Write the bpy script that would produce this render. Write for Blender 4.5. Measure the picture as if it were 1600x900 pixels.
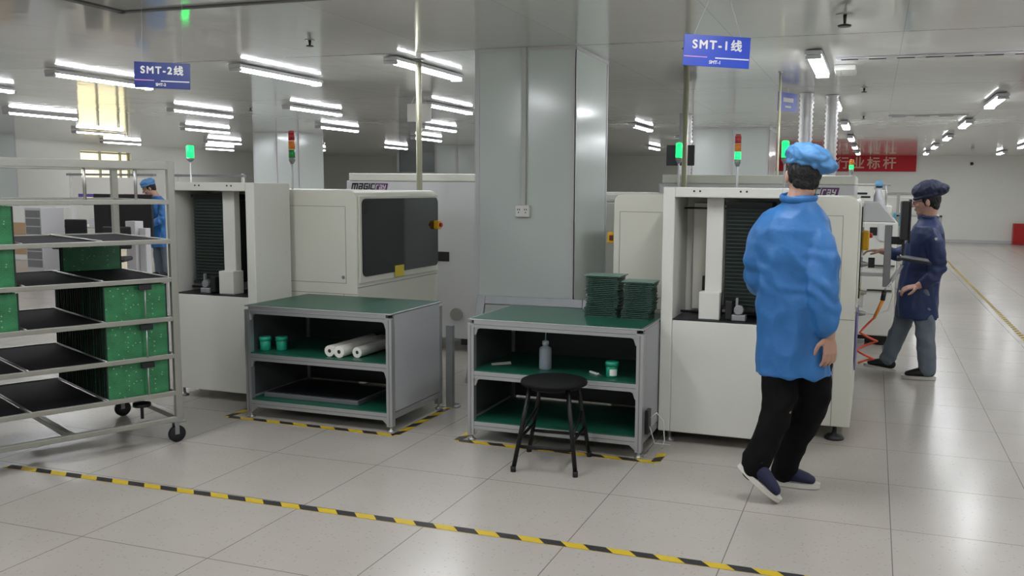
import bpy, math, random
from mathutils import Vector, Matrix, noise
random.seed(7)
SC = bpy.context.scene
COL = SC.collection
for o in list(bpy.data.objects): bpy.data.objects.remove(o)

# ---------------------------------------------------------------- camera
YAW, PITCH, ROLL, FPX = -.3289, .1111, .0110, 1400.8
CAM = Vector((-.1391, -4.2169, 1.5322))
_f = Vector((math.sin(YAW)*math.cos(PITCH), math.cos(YAW)*math.cos(PITCH), -math.sin(PITCH)))
_r0 = Vector((math.cos(YAW), -math.sin(YAW), 0)); _u0 = _r0.cross(_f)
_r = math.cos(ROLL)*_r0 + math.sin(ROLL)*_u0; _u = -math.sin(ROLL)*_r0 + math.cos(ROLL)*_u0
cd = bpy.data.cameras.new('camera'); cam = bpy.data.objects.new('camera', cd); COL.objects.link(cam)
cd.sensor_width = 36; cd.lens = FPX/1600*36; cd.shift_x = -84.4/1600; cd.clip_end = 200; cd.clip_start = .05
m = Matrix(((_r.x, _u.x, -_f.x, CAM.x), (_r.y, _u.y, -_f.y, CAM.y), (_r.z, _u.z, -_f.z, CAM.z), (0, 0, 0, 1)))
cam.matrix_world = m
SC.camera = cam
SC.view_settings.view_transform = 'Standard'; SC.view_settings.look = 'None'
SC.view_settings.gamma = 1; SC.view_settings.use_curve_mapping = False
SC.view_settings.exposure = 0.24
TUBE = 36.0            # strength of the ceiling tubes
w = bpy.data.worlds.new('world'); SC.world = w; w.use_nodes = True
w.node_tree.nodes['Background'].inputs[0].default_value = (.75, .8, .78, 1)
w.node_tree.nodes['Background'].inputs[1].default_value = .35

H = 2.645              # ceiling height
TILE = .6678

# ---------------------------------------------------------------- helpers
def lin(h):
    h = h.lstrip('#'); out = []
    for i in (0, 2, 4):
        c = int(h[i:i+2], 16)/255
        out.append(c/12.92 if c <= .04045 else ((c+.055)/1.055)**2.4)
    return (*out, 1)
def mat(name, col, rough=.5, metal=0, emit=0, spec=.5, bump=0, bscale=60, mottle=0, mscale=6, trans=0, alpha=1, coat=0):
    M = bpy.data.materials.new(name); M.use_nodes = True; nt = M.node_tree; b = nt.nodes['Principled BSDF']
    c = lin(col) if isinstance(col, str) else col
    b.inputs['Base Color'].default_value = c; b.inputs['Roughness'].default_value = rough
    b.inputs['Metallic'].default_value = metal; b.inputs['Specular IOR Level'].default_value = spec
    b.inputs['Transmission Weight'].default_value = trans; b.inputs['Alpha'].default_value = alpha
    b.inputs['Coat Weight'].default_value = coat
    if emit:
        b.inputs['Emission Color'].default_value = c; b.inputs['Emission Strength'].default_value = emit
    tc = nt.nodes.new('ShaderNodeTexCoord')
    if mottle:
        n = nt.nodes.new('ShaderNodeTexNoise'); n.inputs['Scale'].default_value = mscale; n.inputs['Detail'].default_value = 5
        mx = nt.nodes.new('ShaderNodeMix'); mx.data_type = 'RGBA'
        mx.inputs[6].default_value = tuple(x*(1-mottle) for x in c[:3])+(1,); mx.inputs[7].default_value = tuple(min(1, x*(1+mottle)) for x in c[:3])+(1,)
        nt.links.new(tc.outputs['Object'], n.inputs['Vector']); nt.links.new(n.outputs['Fac'], mx.inputs[0]); nt.links.new(mx.outputs[2], b.inputs['Base Color'])
    if bump:
        n = nt.nodes.new('ShaderNodeTexNoise'); n.inputs['Scale'].default_value = bscale; n.inputs['Detail'].default_value = 4
        bp = nt.nodes.new('ShaderNodeBump'); bp.inputs['Strength'].default_value = bump; bp.inputs['Distance'].default_value = .01
        nt.links.new(tc.outputs['Object'], n.inputs['Vector']); nt.links.new(n.outputs['Fac'], bp.inputs['Height']); nt.links.new(bp.outputs[0], b.inputs['Normal'])
    return M

class MB:
    def __init__(s): s.v = []; s.f = []; s.mi = []; s.sm = []
    def add(s, vs, fs, mi=0, smooth=False):
        k = len(s.v); s.v += [tuple(v) for v in vs]
        for f in fs: s.f.append(tuple(i+k for i in f)); s.mi.append(mi); s.sm.append(smooth)
        return s
    def box(s, a, b, mi=0):
        x0, y0, z0 = [min(a[i], b[i]) for i in range(3)]; x1, y1, z1 = [max(a[i], b[i]) for i in range(3)]
        return s.add([(x0,y0,z0),(x1,y0,z0),(x1,y1,z0),(x0,y1,z0),(x0,y0,z1),(x1,y0,z1),(x1,y1,z1),(x0,y1,z1)],
                     [(0,3,2,1),(4,5,6,7),(0,1,5,4),(1,2,6,5),(2,3,7,6),(3,0,4,7)], mi)
    def prism(s, poly, d, axis='y', t0=0, mi=0):
        # poly of 2D points; axis = extrusion axis from t0 to t0+d
        def P(p, t):
            if axis == 'y': return (p[0], t, p[1])
            if axis == 'x': return (t, p[0], p[1])
            return (p[0], p[1], t)
        n = len(poly); vs = [P(p, t0) for p in poly]+[P(p, t0+d) for p in poly]
        fs = [tuple(range(n)), tuple(range(2*n-1, n-1, -1))]+[(i, i+n, (i+1) % n+n, (i+1) % n) for i in range(n)]
        return s.add(vs, fs, mi)
    def tube(s, pts, rad, n=12, ref=(0, 0, 1), mi=0, cap=True, smooth=True, squash=1.0):
        pts = [Vector(p) for p in pts]; N = len(pts)
        if not hasattr(rad, '__len__'): rad = [rad]*N
        rad = [(r, r*squash) if not hasattr(r, '__len__') else r for r in rad]
        ref = Vector(ref); vs = []; a = None
        for i in range(N):
            t = (pts[min(i+1, N-1)]-pts[max(i-1, 0)]).normalized()
            if a is None:
                a = ref.cross(t)
                if a.length < 1e-3: a = Vector((1, 0, 0)).cross(t)
                if a.length < 1e-3: a = Vector((0, 1, 0)).cross(t)
                a.normalize()
            else:
                a = (a-t*a.dot(t)).normalized()
            b = t.cross(a)
            for k in range(n):
                g = 2*math.pi*k/n; vs.append(pts[i]+a*math.cos(g)*rad[i][0]+b*math.sin(g)*rad[i][1])
        fs = []
        for i in range(N-1):
            for k in range(n):
                fs.append((i*n+k, i*n+(k+1) % n, (i+1)*n+(k+1) % n, (i+1)*n+k))
        s.add(vs, fs, mi, smooth)
        if cap:
            k0 = len(s.v)-N*n
            s.f.append(tuple(k0+i for i in range(n-1, -1, -1))); s.mi.append(mi); s.sm.append(False)
            s.f.append(tuple(k0+(N-1)*n+i for i in range(n))); s.mi.append(mi); s.sm.append(False)
        return s
    def limb(s, pts, rad, n=16, ref=(0, 0, 1), squash=1.0):
        # tube with rounded ends
        pts = [Vector(p) for p in pts]
        if not hasattr(rad, '__len__'): rad = [rad]*len(pts)
        rad = [(r, r*squash) if not hasattr(r, '__len__') else r for r in rad]
        d0 = (pts[0]-pts[1]).normalized(); d1 = (pts[-1]-pts[-2]).normalized()
        r0 = min(rad[0]); r1 = min(rad[-1]); P = []; R = []
        for g in (85, 60, 30):
            P.append(pts[0]+d0*r0*math.sin(math.radians(g))); c = math.cos(math.radians(g)); R.append((rad[0][0]*c, rad[0][1]*c))
        P += pts; R += rad
        for g in (30, 60, 85):
            P.append(pts[-1]+d1*r1*math.sin(math.radians(g))); c = math.cos(math.radians(g)); R.append((rad[-1][0]*c, rad[-1][1]*c))
        return s.tube(P, R, n, ref)
    def rings(s, rs, n=28, mi=0, smooth=True, pw=2.0):
        # horizontal elliptical rings (x, y, z, rx, ry[, rot])
        vs = []
        for r in rs:
            ro = r[5] if len(r) > 5 else 0
            for k in range(n):
                g = 2*math.pi*k/n; c, q = math.cos(g), math.sin(g)
                c = math.copysign(abs(c)**(2/pw), c); q = math.copysign(abs(q)**(2/pw), q)
                x, y = r[3]*c, r[4]*q
                vs.append((r[0]+x*math.cos(ro)-y*math.sin(ro), r[1]+x*math.sin(ro)+y*math.cos(ro), r[2]))
        fs = [(i*n+k, i*n+(k+1) % n, (i+1)*n+(k+1) % n, (i+1)*n+k) for i in range(len(rs)-1) for k in range(n)]
        s.add(vs, fs, mi, smooth); k0 = len(s.v)-len(rs)*n
        s.f.append(tuple(k0+i for i in range(n-1, -1, -1))); s.mi.append(mi); s.sm.append(False)
        s.f.append(tuple(k0+(len(rs)-1)*n+i for i in range(n))); s.mi.append(mi); s.sm.append(False)
        return s
    def lathe(s, prof, c=(0, 0, 0), n=24, mi=0, axis='z'):
        k0 = len(s.v); s.rings([(0, 0, z, max(r, 1e-4), max(r, 1e-4)) for r, z in prof], n, mi)
        for i in range(k0, len(s.v)):
            x, y, z = s.v[i]
            if axis == 'x': x, y, z = z, x, y
            if axis == 'y': x, y, z = y, z, x
            s.v[i] = (x+c[0], y+c[1], z+c[2])
        return s
    def ell(s, c, r, R=None, n=20, mi=0):
        vs = []; fs = []; m_ = n//2+1
        for i in range(m_):
            t = math.pi*(i+.02 if i == 0 else (i-.02 if i == m_-1 else i))/(m_-1)
            for k in range(n):
                g = 2*math.pi*k/n; p = Vector((r[0]*math.sin(t)*math.cos(g), r[1]*math.sin(t)*math.sin(g), -r[2]*math.cos(t)))
                if R is not None: p = R @ p
                vs.append(p+Vector(c))
        for i in range(m_-1):
            for k in range(n): fs.append((i*n+k, i*n+(k+1) % n, (i+1)*n+(k+1) % n, (i+1)*n+k))
        fs.append(tuple(range(n-1, -1, -1))); fs.append(tuple((m_-1)*n+k for k in range(n)))
        return s.add(vs, fs, mi, True)
    def xf(s, M):
        s.v = [tuple(M @ Vector(v)) for v in s.v]; return s
    def mesh(s, name):
        me = bpy.data.meshes.new(name); me.from_pydata(s.v, [], s.f)
        me.polygons.foreach_set('material_index', s.mi); me.polygons.foreach_set('use_smooth', s.sm); me.update(); return me
    def build(s, name, mats, parent=None, bevel=0, loc=(0, 0, 0), segs=2):
        me = s.mesh(name)
        for M in (mats if isinstance(mats, (list, tuple)) else [mats]): me.materials.append(M)
        o = bpy.data.objects.new(name, me); COL.objects.link(o); o.parent = parent; o.location = loc
        if bevel:
            b = o.modifiers.new('bevel', 'BEVEL'); b.width = bevel; b.segments = segs; b.limit_method = 'ANGLE'; b.angle_limit = math.radians(50)
        return o

def tag(o, label=None, cat=None, group=None, kind=None):
    if label: o['label'] = label
    if cat: o['category'] = cat
    if group: o['group'] = group
    if kind: o['kind'] = kind
    return o
def thing(name, label, cat, loc=(0, 0, 0), rz=0, group=None):
    e = bpy.data.objects.new(name, None); COL.objects.link(e); e.location = loc; e.rotation_euler = (0, 0, rz); e.empty_display_size = .1
    return tag(e, label, cat, group)
def struct(name, mb, mats, bevel=0):
    return tag(mb.build(name, mats, bevel=bevel), kind='structure')
def kids(o): return [c for c in bpy.data.objects if c.parent == o]
def copy_tree(o, parent=None):
    c = o.copy(); COL.objects.link(c); c.parent = parent
    for ch in kids(o): copy_tree(ch, c)
    return c
def text(name, body, size, M, m_, parent=None, bold=0.0, depth=.001, align='CENTER', shear=0, sp=1.0):
    cu = bpy.data.curves.new(name, 'FONT'); cu.body = body; cu.size = size; cu.extrude = depth; cu.align_x = align; cu.align_y = 'CENTER'; cu.shear = shear; cu.space_character = sp
    t = bpy.data.objects.new(name, cu); COL.objects.link(t)
    dg = bpy.context.evaluated_depsgraph_get(); me = bpy.data.meshes.new_from_object(t.evaluated_get(dg)); bpy.data.objects.remove(t)
    if bold:   # heavier strokes: the same glyphs laid side by side a hair apart
        vs = [v.co.copy() for v in me.vertices]; fs = [tuple(p.vertices) for p in me.polygons]; V2 = []; F2 = []
        for ox_, oy_ in ((-bold, 0), (bold, 0), (0, bold), (0, -bold), (-bold*.5, bold*.5), (bold*.5, -bold*.5)):
            k = len(V2); dz = .0002+k/len(vs)*max(.00025, bold*.15); V2 += [(v.x+ox_, v.y+oy_, v.z+dz) for v in vs]; F2 += [tuple(i+k for i in f) for f in fs]
        me = bpy.data.meshes.new(name); me.from_pydata(V2, [], F2); me.update()
    me.transform(M); me.materials.clear(); me.materials.append(m_)
    o = bpy.data.objects.new(name, me); COL.objects.link(o); o.parent = parent; return o
def face_front(x, y, z): # text plane facing -Y
    return Matrix.Translation((x, y, z)) @ Matrix.Rotation(math.pi/2, 4, 'X')
def fuse(name, mb, mats, parent, voxel=.008, smooth=6, disp=None, loc=(0, 0, 0)):
    o = mb.build(name, mats, None)
    r = o.modifiers.new('r', 'REMESH'); r.mode = 'VOXEL'; r.voxel_size = voxel; r.use_smooth_shade = True
    if smooth: q = o.modifiers.new('s', 'SMOOTH'); q.factor = .5; q.iterations = smooth
    dg = bpy.context.evaluated_depsgraph_get(); me = bpy.data.meshes.new_from_object(o.evaluated_get(dg))
    old = o.data; o.modifiers.clear(); o.data = me; bpy.data.meshes.remove(old)
    me.materials.clear()
    for M in (mats if isinstance(mats, (list, tuple)) else [mats]): me.materials.append(M)
    if disp:
        ns = [v.normal.copy() for v in me.vertices]
        for v, nn in zip(me.vertices, ns): v.co = v.co+nn*disp(v.co)
    for p in me.polygons: p.use_smooth = True
    me.update(); o.parent = parent; o.location = loc; o.name = name; return o
ORD = ['first','second','third','fourth','fifth','sixth','seventh','eighth','ninth','tenth','eleventh','twelfth','thirteenth','fourteenth','fifteenth','sixteenth','seventeenth','eighteenth','nineteenth','twentieth','twenty-first','twenty-second','twenty-third','twenty-fourth','twenty-fifth','twenty-sixth']

# ---------------------------------------------------------------- materials
WHITE = mat('machine_white', '#d2d2c9', .38, mottle=.03, mscale=3)
CREAM = mat('machine_cream', '#cecdc0', .4, mottle=.03, mscale=3)
GREYW = mat('panel_grey', '#c8c8ca', .4, mottle=.03)
WALLM = mat('wall_paint', '#e4e5dd', .28, mottle=.02, mscale=1.2)
COLM = mat('column_panel', '#ccd4d0', .14, spec=.7, mottle=.03, mscale=2)
ALU = mat('aluminium', '#b4b6b8', .35, .75, bump=.02)
STEEL = mat('brushed_steel', '#a9a9a6', .35, .8, mottle=.08, mscale=20)
GALV = mat('galvanised_steel', '#8e9092', .45, .6, mottle=.12, mscale=14)
RACKM = mat('rack_steel', '#9c9c93', .38, .55, mottle=.1, mscale=15)
DARK = mat('black_plastic', '#15161a', .45)
BLK = mat('black_rubber', '#0e0e0f', .7)
GLASS = mat('smoked_glass', '#0a0d0e', .08, spec=.6)
GREEN = mat('green_esd_mat', '#175240', .35, mottle=.08, mscale=5)
BMAT = mat('black_esd_mat', '#0f0e12', .75, mottle=.1, spec=.2)
PCBE = mat('board_edge', '#16241f', .6)
YEL = mat('yellow_plastic', '#d9a514', .4)
RED = mat('red_plastic', '#b01818', .4)
REDL = mat('red_lens', '#a01c22', .25)
ORL = mat('orange_lens', '#d4761a', .25)
GRL = mat('green_lens', '#1f8a3c', .25)
GRON = mat('green_lens_lit', '#12f060', .3, emit=2.2)
SCREW = mat('screw_black', '#222222', .4)
BLUE_S = mat('sign_blue', '#1f45be', .35)
BLUE_S2 = mat('sign_blue_dark', '#182e7a', .35)
WHT = mat('white_plastic', '#e6e6e2', .4)
PAPER = mat('white_paper', '#e2e0d8', .7)
TEAL = mat('teal_plastic', '#1f9c7c', .35, mottle=.05)
PURP = mat('logo_purple', '#5c2a66', .4)
LOGOK = mat('logo_black', '#101014', .4)
LAMPM = mat('lamp_housing', '#c9c9cc', .35)
LAMPE = mat('lamp_tube', (.93, .95, 1, 1), .4, emit=TUBE)
BEIGE = mat('cardboard', '#b79a78', .8)
ORANGE = mat('orange_handle', '#e08a1e', .4)
COIL = mat('orange_hose', '#ee5a3c', .35)
PINK = mat('pink_label', '#d69ad0', .5)
TAPEY = mat('tape_yellow', '#c9ac1e', .45, mottle=.1, mscale=12)
TAPEB = mat('tape_black', '#242226', .5, mottle=.15, mscale=12)
SKIN = mat('skin', '#b58d7a', .5, mottle=.06, mscale=25)
HAIR = mat('black_hair', '#0f0d0c', .6, bump=.6, bscale=120)
LBLUE = mat('light_blue_cloth', '#2a6aa8', .5, bump=.6, bscale=13)
LBCAP = mat('light_blue_cap_cloth', '#4f88bd', .6, bump=.5, bscale=22)
NAVY = mat('navy_cloth', '#1a2c56', .55, bump=.5, bscale=14)
NAVYC = mat('navy_cap_cloth', '#151d3c', .65, bump=.15, bscale=200)
BLACKC = mat('black_trouser_cloth', '#060607', .85, spec=.2, bump=.2, bscale=220)
JEANS = mat('grey_denim', '#66717b', .8, mottle=.12, mscale=18, bump=.2, bscale=250)
SHOEN = mat('navy_canvas', '#161a3c', .7)
SHOEK = mat('black_canvas', '#141418', .7)
SOLE = mat('white_rubber', '#c9c6bd', .6)

def node_mat(name):
    M = bpy.data.materials.new(name); M.use_nodes = True; return M, M.node_tree, M.node_tree.nodes['Principled BSDF']
def mth(nt, op, a, b=None, c=None):
    n = nt.nodes.new('ShaderNodeMath'); n.operation = op
    for i, q in enumerate((a, b, c)):
        if q is None: continue
        if isinstance(q, (int, float)): n.inputs[i].default_value = q
        else: nt.links.new(q, n.inputs[i])
    return n.outputs[0]
def mix(nt, f, a, b):
    n = nt.nodes.new('ShaderNodeMix'); n.data_type = 'RGBA'
    if isinstance(f, (int, float)): n.inputs[0].default_value = f
    else: nt.links.new(f, n.inputs[0])
    for i, q in ((6, a), (7, b)):
        if isinstance(q, (tuple, list)): n.inputs[i].default_value = q
        else: nt.links.new(q, n.inputs[i])
    return n.outputs[2]
# floor: speckled tiles with thin dark joints
FLOOR, nt, b = node_mat('speckled_floor_tiles')
geo = nt.nodes.new('ShaderNodeNewGeometry'); sx = nt.nodes.new('ShaderNodeSeparateXYZ'); nt.links.new(geo.outputs['Position'], sx.inputs[0])
dx = mth(nt, 'PINGPONG', sx.outputs[0], TILE/2); dy = mth(nt, 'PINGPONG', sx.outputs[1], TILE/2)
dm = mth(nt, 'MINIMUM', dx, dy); joint = mth(nt, 'LESS_THAN', dm, .0022)
vo = nt.nodes.new('ShaderNodeTexVoronoi'); vo.inputs['Scale'].default_value = 42; nt.links.new(geo.outputs['Position'], vo.inputs['Vector'])
vr = nt.nodes.new('ShaderNodeSeparateColor'); nt.links.new(vo.outputs['Color'], vr.inputs[0])
spk = mth(nt, 'MULTIPLY', mth(nt, 'LESS_THAN', vo.outputs['Distance'], .2), mth(nt, 'GREATER_THAN', vr.outputs[0], .45))
no = nt.nodes.new('ShaderNodeTexNoise'); no.inputs['Scale'].default_value = 2.2; no.inputs['Detail'].default_value = 6; nt.links.new(geo.outputs['Position'], no.inputs['Vector'])
no2 = nt.nodes.new('ShaderNodeTexNoise'); no2.inputs['Scale'].default_value = 90; no2.inputs['Detail'].default_value = 3; nt.links.new(geo.outputs['Position'], no2.inputs['Vector'])
base = mix(nt, no.outputs['Fac'], lin('#a09a92'), lin('#b0aaa2'))
base = mix(nt, mth(nt, 'MULTIPLY', no2.outputs['Fac'], .25), base, lin('#b7b1a8'))
base = mix(nt, mth(nt, 'MULTIPLY', spk, .5), base, lin('#8a847b'))
base = mix(nt, mth(nt, 'MULTIPLY', joint, .75), base, lin('#4f4a45'))
nt.links.new(base, b.inputs['Base Color'])
b.inputs['Roughness'].default_value = .23
bp = nt.nodes.new('ShaderNodeBump'); bp.inputs['Strength'].default_value = .03; bp.inputs['Distance'].default_value = .006
nt.links.new(no2.outputs['Fac'], bp.inputs['Height']); nt.links.new(bp.outputs[0], b.inputs['Normal'])
b.inputs['Specular IOR Level'].default_value = .45
# ceiling: glossy coated panels with seams
CEIL, nt, b = node_mat('glossy_ceiling_panels')
geo = nt.nodes.new('ShaderNodeNewGeometry'); sx = nt.nodes.new('ShaderNodeSeparateXYZ'); nt.links.new(geo.outputs['Position'], sx.inputs[0])
dy = mth(nt, 'PINGPONG', mth(nt, 'ADD', sx.outputs[1], 3.3-2.62), 1.65); dx = mth(nt, 'PINGPONG', sx.outputs[0], .59)
j1 = mth(nt, 'LESS_THAN', dy, .010); j2 = mth(nt, 'LESS_THAN', dx, .003)
no = nt.nodes.new('ShaderNodeTexNoise'); no.inputs['Scale'].default_value = .9; no.inputs['Detail'].default_value = 3; nt.links.new(geo.outputs['Position'], no.inputs['Vector'])
vo = nt.nodes.new('ShaderNodeTexWhiteNoise'); vo.noise_dimensions = '2D'
fl = nt.nodes.new('ShaderNodeVectorMath'); fl.operation = 'FLOOR'; dv = nt.nodes.new('ShaderNodeVectorMath'); dv.operation = 'DIVIDE'; dv.inputs[1].default_value = (1.18, 3.3, 1)
ad = nt.nodes.new('ShaderNodeVectorMath'); ad.inputs[1].default_value = (0, .68, 0); nt.links.new(geo.outputs['Position'], ad.inputs[0]); nt.links.new(ad.outputs[0], dv.inputs[0]); nt.links.new(dv.outputs[0], fl.inputs[0]); nt.links.new(fl.outputs[0], vo.inputs['Vector'])
base = mix(nt, no.outputs['Fac'], lin('#d6d7d3'), lin('#e0e1dc'))
base = mix(nt, mth(nt, 'MULTIPLY', vo.outputs['Value'], .2), base, lin('#aeb0b4'))
base = mix(nt, mth(nt, 'MULTIPLY', j1, .8), base, lin('#3e3f3c')); base = mix(nt, mth(nt, 'MULTIPLY', j2, .3), base, lin('#6a6b68'))
nt.links.new(base, b.inputs['Base Color']); b.inputs['Roughness'].default_value = .075; b.inputs['Specular IOR Level'].default_value = .75
bp = nt.nodes.new('ShaderNodeBump'); bp.inputs['Strength'].default_value = .05; bp.inputs['Distance'].default_value = .05
no3 = nt.nodes.new('ShaderNodeTexNoise'); no3.inputs['Scale'].default_value = 2.5; nt.links.new(geo.outputs['Position'], no3.inputs['Vector'])
nt.links.new(no3.outputs['Fac'], bp.inputs['Height']); nt.links.new(bp.outputs[0], b.inputs['Normal'])
# circuit board face
PCB, nt, b = node_mat('green_circuit_board')
tc = nt.nodes.new('ShaderNodeTexCoord')
br = nt.nodes.new('ShaderNodeTexBrick'); br.inputs['Scale'].default_value = 26; br.inputs['Mortar Size'].default_value = .03
mp = nt.nodes.new('ShaderNodeMapping'); mp.inputs['Rotation'].default_value = (math.pi/2, 0, 0); nt.links.new(tc.outputs['Object'], mp.inputs['Vector']); nt.links.new(mp.outputs[0], br.inputs['Vector'])
n1 = nt.nodes.new('ShaderNodeTexNoise'); n1.inputs['Scale'].default_value = 16; n1.inputs['Detail'].default_value = 3; nt.links.new(tc.outputs['Object'], n1.inputs['Vector'])
v1 = nt.nodes.new('ShaderNodeTexVoronoi'); v1.inputs['Scale'].default_value = 75; nt.links.new(tc.outputs['Object'], v1.inputs['Vector'])
vs_ = nt.nodes.new('ShaderNodeSeparateColor'); nt.links.new(v1.outputs['Color'], vs_.inputs[0])
pad = mth(nt, 'MULTIPLY', mth(nt, 'LESS_THAN', v1.outputs['Distance'], .32), mth(nt, 'GREATER_THAN', vs_.outputs[0], .86))
base = mix(nt, n1.outputs['Fac'], lin('#083a1e'), lin('#3a9560'))
base = mix(nt, mth(nt, 'MULTIPLY', br.outputs['Fac'], .3), base, lin('#4a9a66'))
base = mix(nt, mth(nt, 'MULTIPLY', pad, .5), base, lin('#b4cdb4'))
nt.links.new(base, b.inputs['Base Color']); b.inputs['Roughness'].default_value = .35
# lit window with blind
WINM, nt, b = node_mat('daylit_blind')
tc = nt.nodes.new('ShaderNodeTexCoord'); sx = nt.nodes.new('ShaderNodeSeparateXYZ'); nt.links.new(tc.outputs['Object'], sx.inputs[0])
sl = mth(nt, 'PINGPONG', sx.outputs[2], .12); slm = mth(nt, 'LESS_THAN', sl, .02)
base = mix(nt, mth(nt, 'MULTIPLY', slm, .4), lin('#fff0c0'), lin('#c9b98c'))
nt.links.new(base, b.inputs['Base Color']); nt.links.new(base, b.inputs['Emission Color']); b.inputs['Emission Strength'].default_value = 1.3
# banner cloth
BANN = mat('red_banner_cloth', '#bd1522', .6)
BTXT = mat('banner_text', '#d8b8a8', .6)

# ---------------------------------------------------------------- room shell
struct('floor', MB().box((-21.2, -7.2, -.1), (5.2, 26, 0)), FLOOR)
struct('ceiling', MB().box((-21.2, -7.2, H), (5.2, 26, H+.1)), CEIL)
struct('wall_back', MB().box((-21.2, 25.8, 0), (5.2, 26, H)), WALLM)
struct('wall_right', MB().box((5.0, -7.2, 0), (5.2, 25.8, H)), WALLM)
struct('wall_front', MB().box((-21.2, -7.2, 0), (5.0, -7.0, H)), WALLM)
mb = MB(); WY0, WY1, WZ0, WZ1 = 15.15, 16.95, 0.9, 2.42
mb.box((-21.2, -7, 0), (-21, WY0, H)).box((-21.2, WY1, 0), (-21, 25.8, H)).box((-21.2, WY0, 0), (-21, WY1, WZ0)).box((-21.2, WY0, WZ1), (-21, WY1, H))
struct('wall_left', mb, WALLM)
win = MB().box((-21.16, WY0, WZ0), (-21.13, WY1, WZ1)).build('window_1', WINM); tag(win, kind='structure')
fr = MB()
for y in (WY0, WY0+.72, WY0+1.45, WY1-.05): fr.box((-21.13, y, WZ0), (-21.08, y+.06, WZ1))
for z in (WZ0, 1.5, WZ1-.06): fr.box((-21.125, WY0, z), (-21.085, WY1, z+.05))
fr.build('window_frame', mat('window_frame_grey', '#a9ab9c', .4), win)
struct('baseboard_back', MB().box((-21, 25.77, 0), (5, 25.8, .09)), GREYW)
# dark glazed partition far behind the left line
pm = mat('dark_partition', '#6a7474', .25)
mb = MB().box((-15.3, 22.6, 0), (-9.4, 22.7, H), 0)
for x in (-15.3, -13.9, -11.0): mb.box((x, 22.57, 0), (x+.08, 22.6, H), 1)
mb.box((-15.3, 22.57, 1.95), (-9.4, 22.6, 2.0), 1)
struct('wall_partition', mb, [pm, GREYW])
def column(n, x0, x1, y0, y1):
    mb = MB().box((x0, y0, 0), (x1, y1, H))
    o = struct('column', mb, COLM, bevel=.012)
    t = MB().box((x0-.004, y0-.004, 0), (x0+.035, y0+.002, H)).box((x1-.035, y0-.004, 0), (x1+.004, y0+.002, H)).box((x1-.002, y0-.004, 0), (x1+.004, y0+.03, H)).box((x1-.002, y1-.03, 0), (x1+.004, y1+.004, H))
    if y0 > 5: xm = (x0+x1)/2; t.box((xm-.03, y0-.02, 0), (xm+.03, y0, H-.03))
    t.box((x0-.006, y0-.006, H-.03), (x1+.006, y1+.006, H-.001))
    t.build('corner_trim', GREYW, o)
    return o
column(1, -3.265, -2.405, 2.6, 3.5)
column(2, -12.87, -11.73, 12.1, 13.0)
column(3, -3.34, -1.97, 12.3, 13.5)
column(4, -11.45, -10.2, 17.9, 18.9)
column(5, -21.0, -19.0, 10.6, 11.5)
# ceiling access hatch seam near the top left
mb = MB()
for a, b_ in (((-4.86, -.9, 0), (-4.80, .54, 0)), ((-4.86, .50, 0), (-3.2, .54, 0))):
    mb.box((a[0], a[1], H-.012), (b_[0], b_[1], H-.0005))
struct('trim_1', mb, mat('seam_dark', '#4a4a48', .5))

# ---------------------------------------------------------------- floor tapes
def tape(mb, a, b_, w_=.05, per=.205, flip=1):
    a = Vector(a); b_ = Vector(b_); L = (b_-a).length; t = (b_-a)/L; n = Vector((-t.y, t.x, 0)); z0, z1 = .0006, .0018
    def P(s, q, z): 
        s = min(max(s, 0), L); p = a+t*s+n*q; return (p.x, p.y, z)
    h = w_/2
    mb.add([P(0,-h,z0),P(L,-h,z0),P(L,h,z0),P(0,h,z0),P(0,-h,z1),P(L,-h,z1),P(L,h,z1),P(0,h,z1)],
           [(0,3,2,1),(4,5,6,7),(0,1,5,4),(1,2,6,5),(2,3,7,6),(3,0,4,7)], 0)
    s = 0
    while s < L:
        k = w_*flip*.9; s2 = s+per*.5
        mb.add([P(s+k/2,-h,z1+.0006),P(s2+k/2,-h,z1+.0006),P(s2-k/2,h,z1+.0006),P(s-k/2,h,z1+.0006)], [(0,1,2,3)], 1)
        s += per
t = MB(); tape(t, (-4.52, -.725, 0), (2.2, -.64, 0)); tag(t.build('floor_tape', [TAPEY, TAPEB]), 'long yellow and black hazard tape line crossing the foreground floor', 'floor tape')
t = MB(); tape(t, (-4.13, .56, 0), (-2.88, .56, 0)); tape(t, (-2.88, .56, 0), (-2.88, 1.45, 0)); tape(t, (-4.13, .56, 0), (-4.13, .8, 0))
tag(t.build('floor_tape', [TAPEY, TAPEB]), 'yellow and black hazard tape outlining the left bench with the paper rolls', 'floor tape')
t = MB(); tape(t, (-2.47, .60, 0), (-1.24, .60, 0)); tape(t, (-1.24, .60, 0), (-1.24, .78, 0)); tape(t, (-2.47, .60, 0), (-2.47, .85, 0))
tag(t.build('floor_tape', [TAPEY, TAPEB]), 'yellow and black hazard tape outlining the right bench behind the stool', 'floor tape')
t = MB(); tape(t, (1.42, 4.0, 0), (1.46, 18.5, 0), per=.16); tag(t.build('floor_tape', [TAPEY, TAPEB]), 'thin yellow and black hazard tape running away down the right aisle', 'floor tape')

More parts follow.
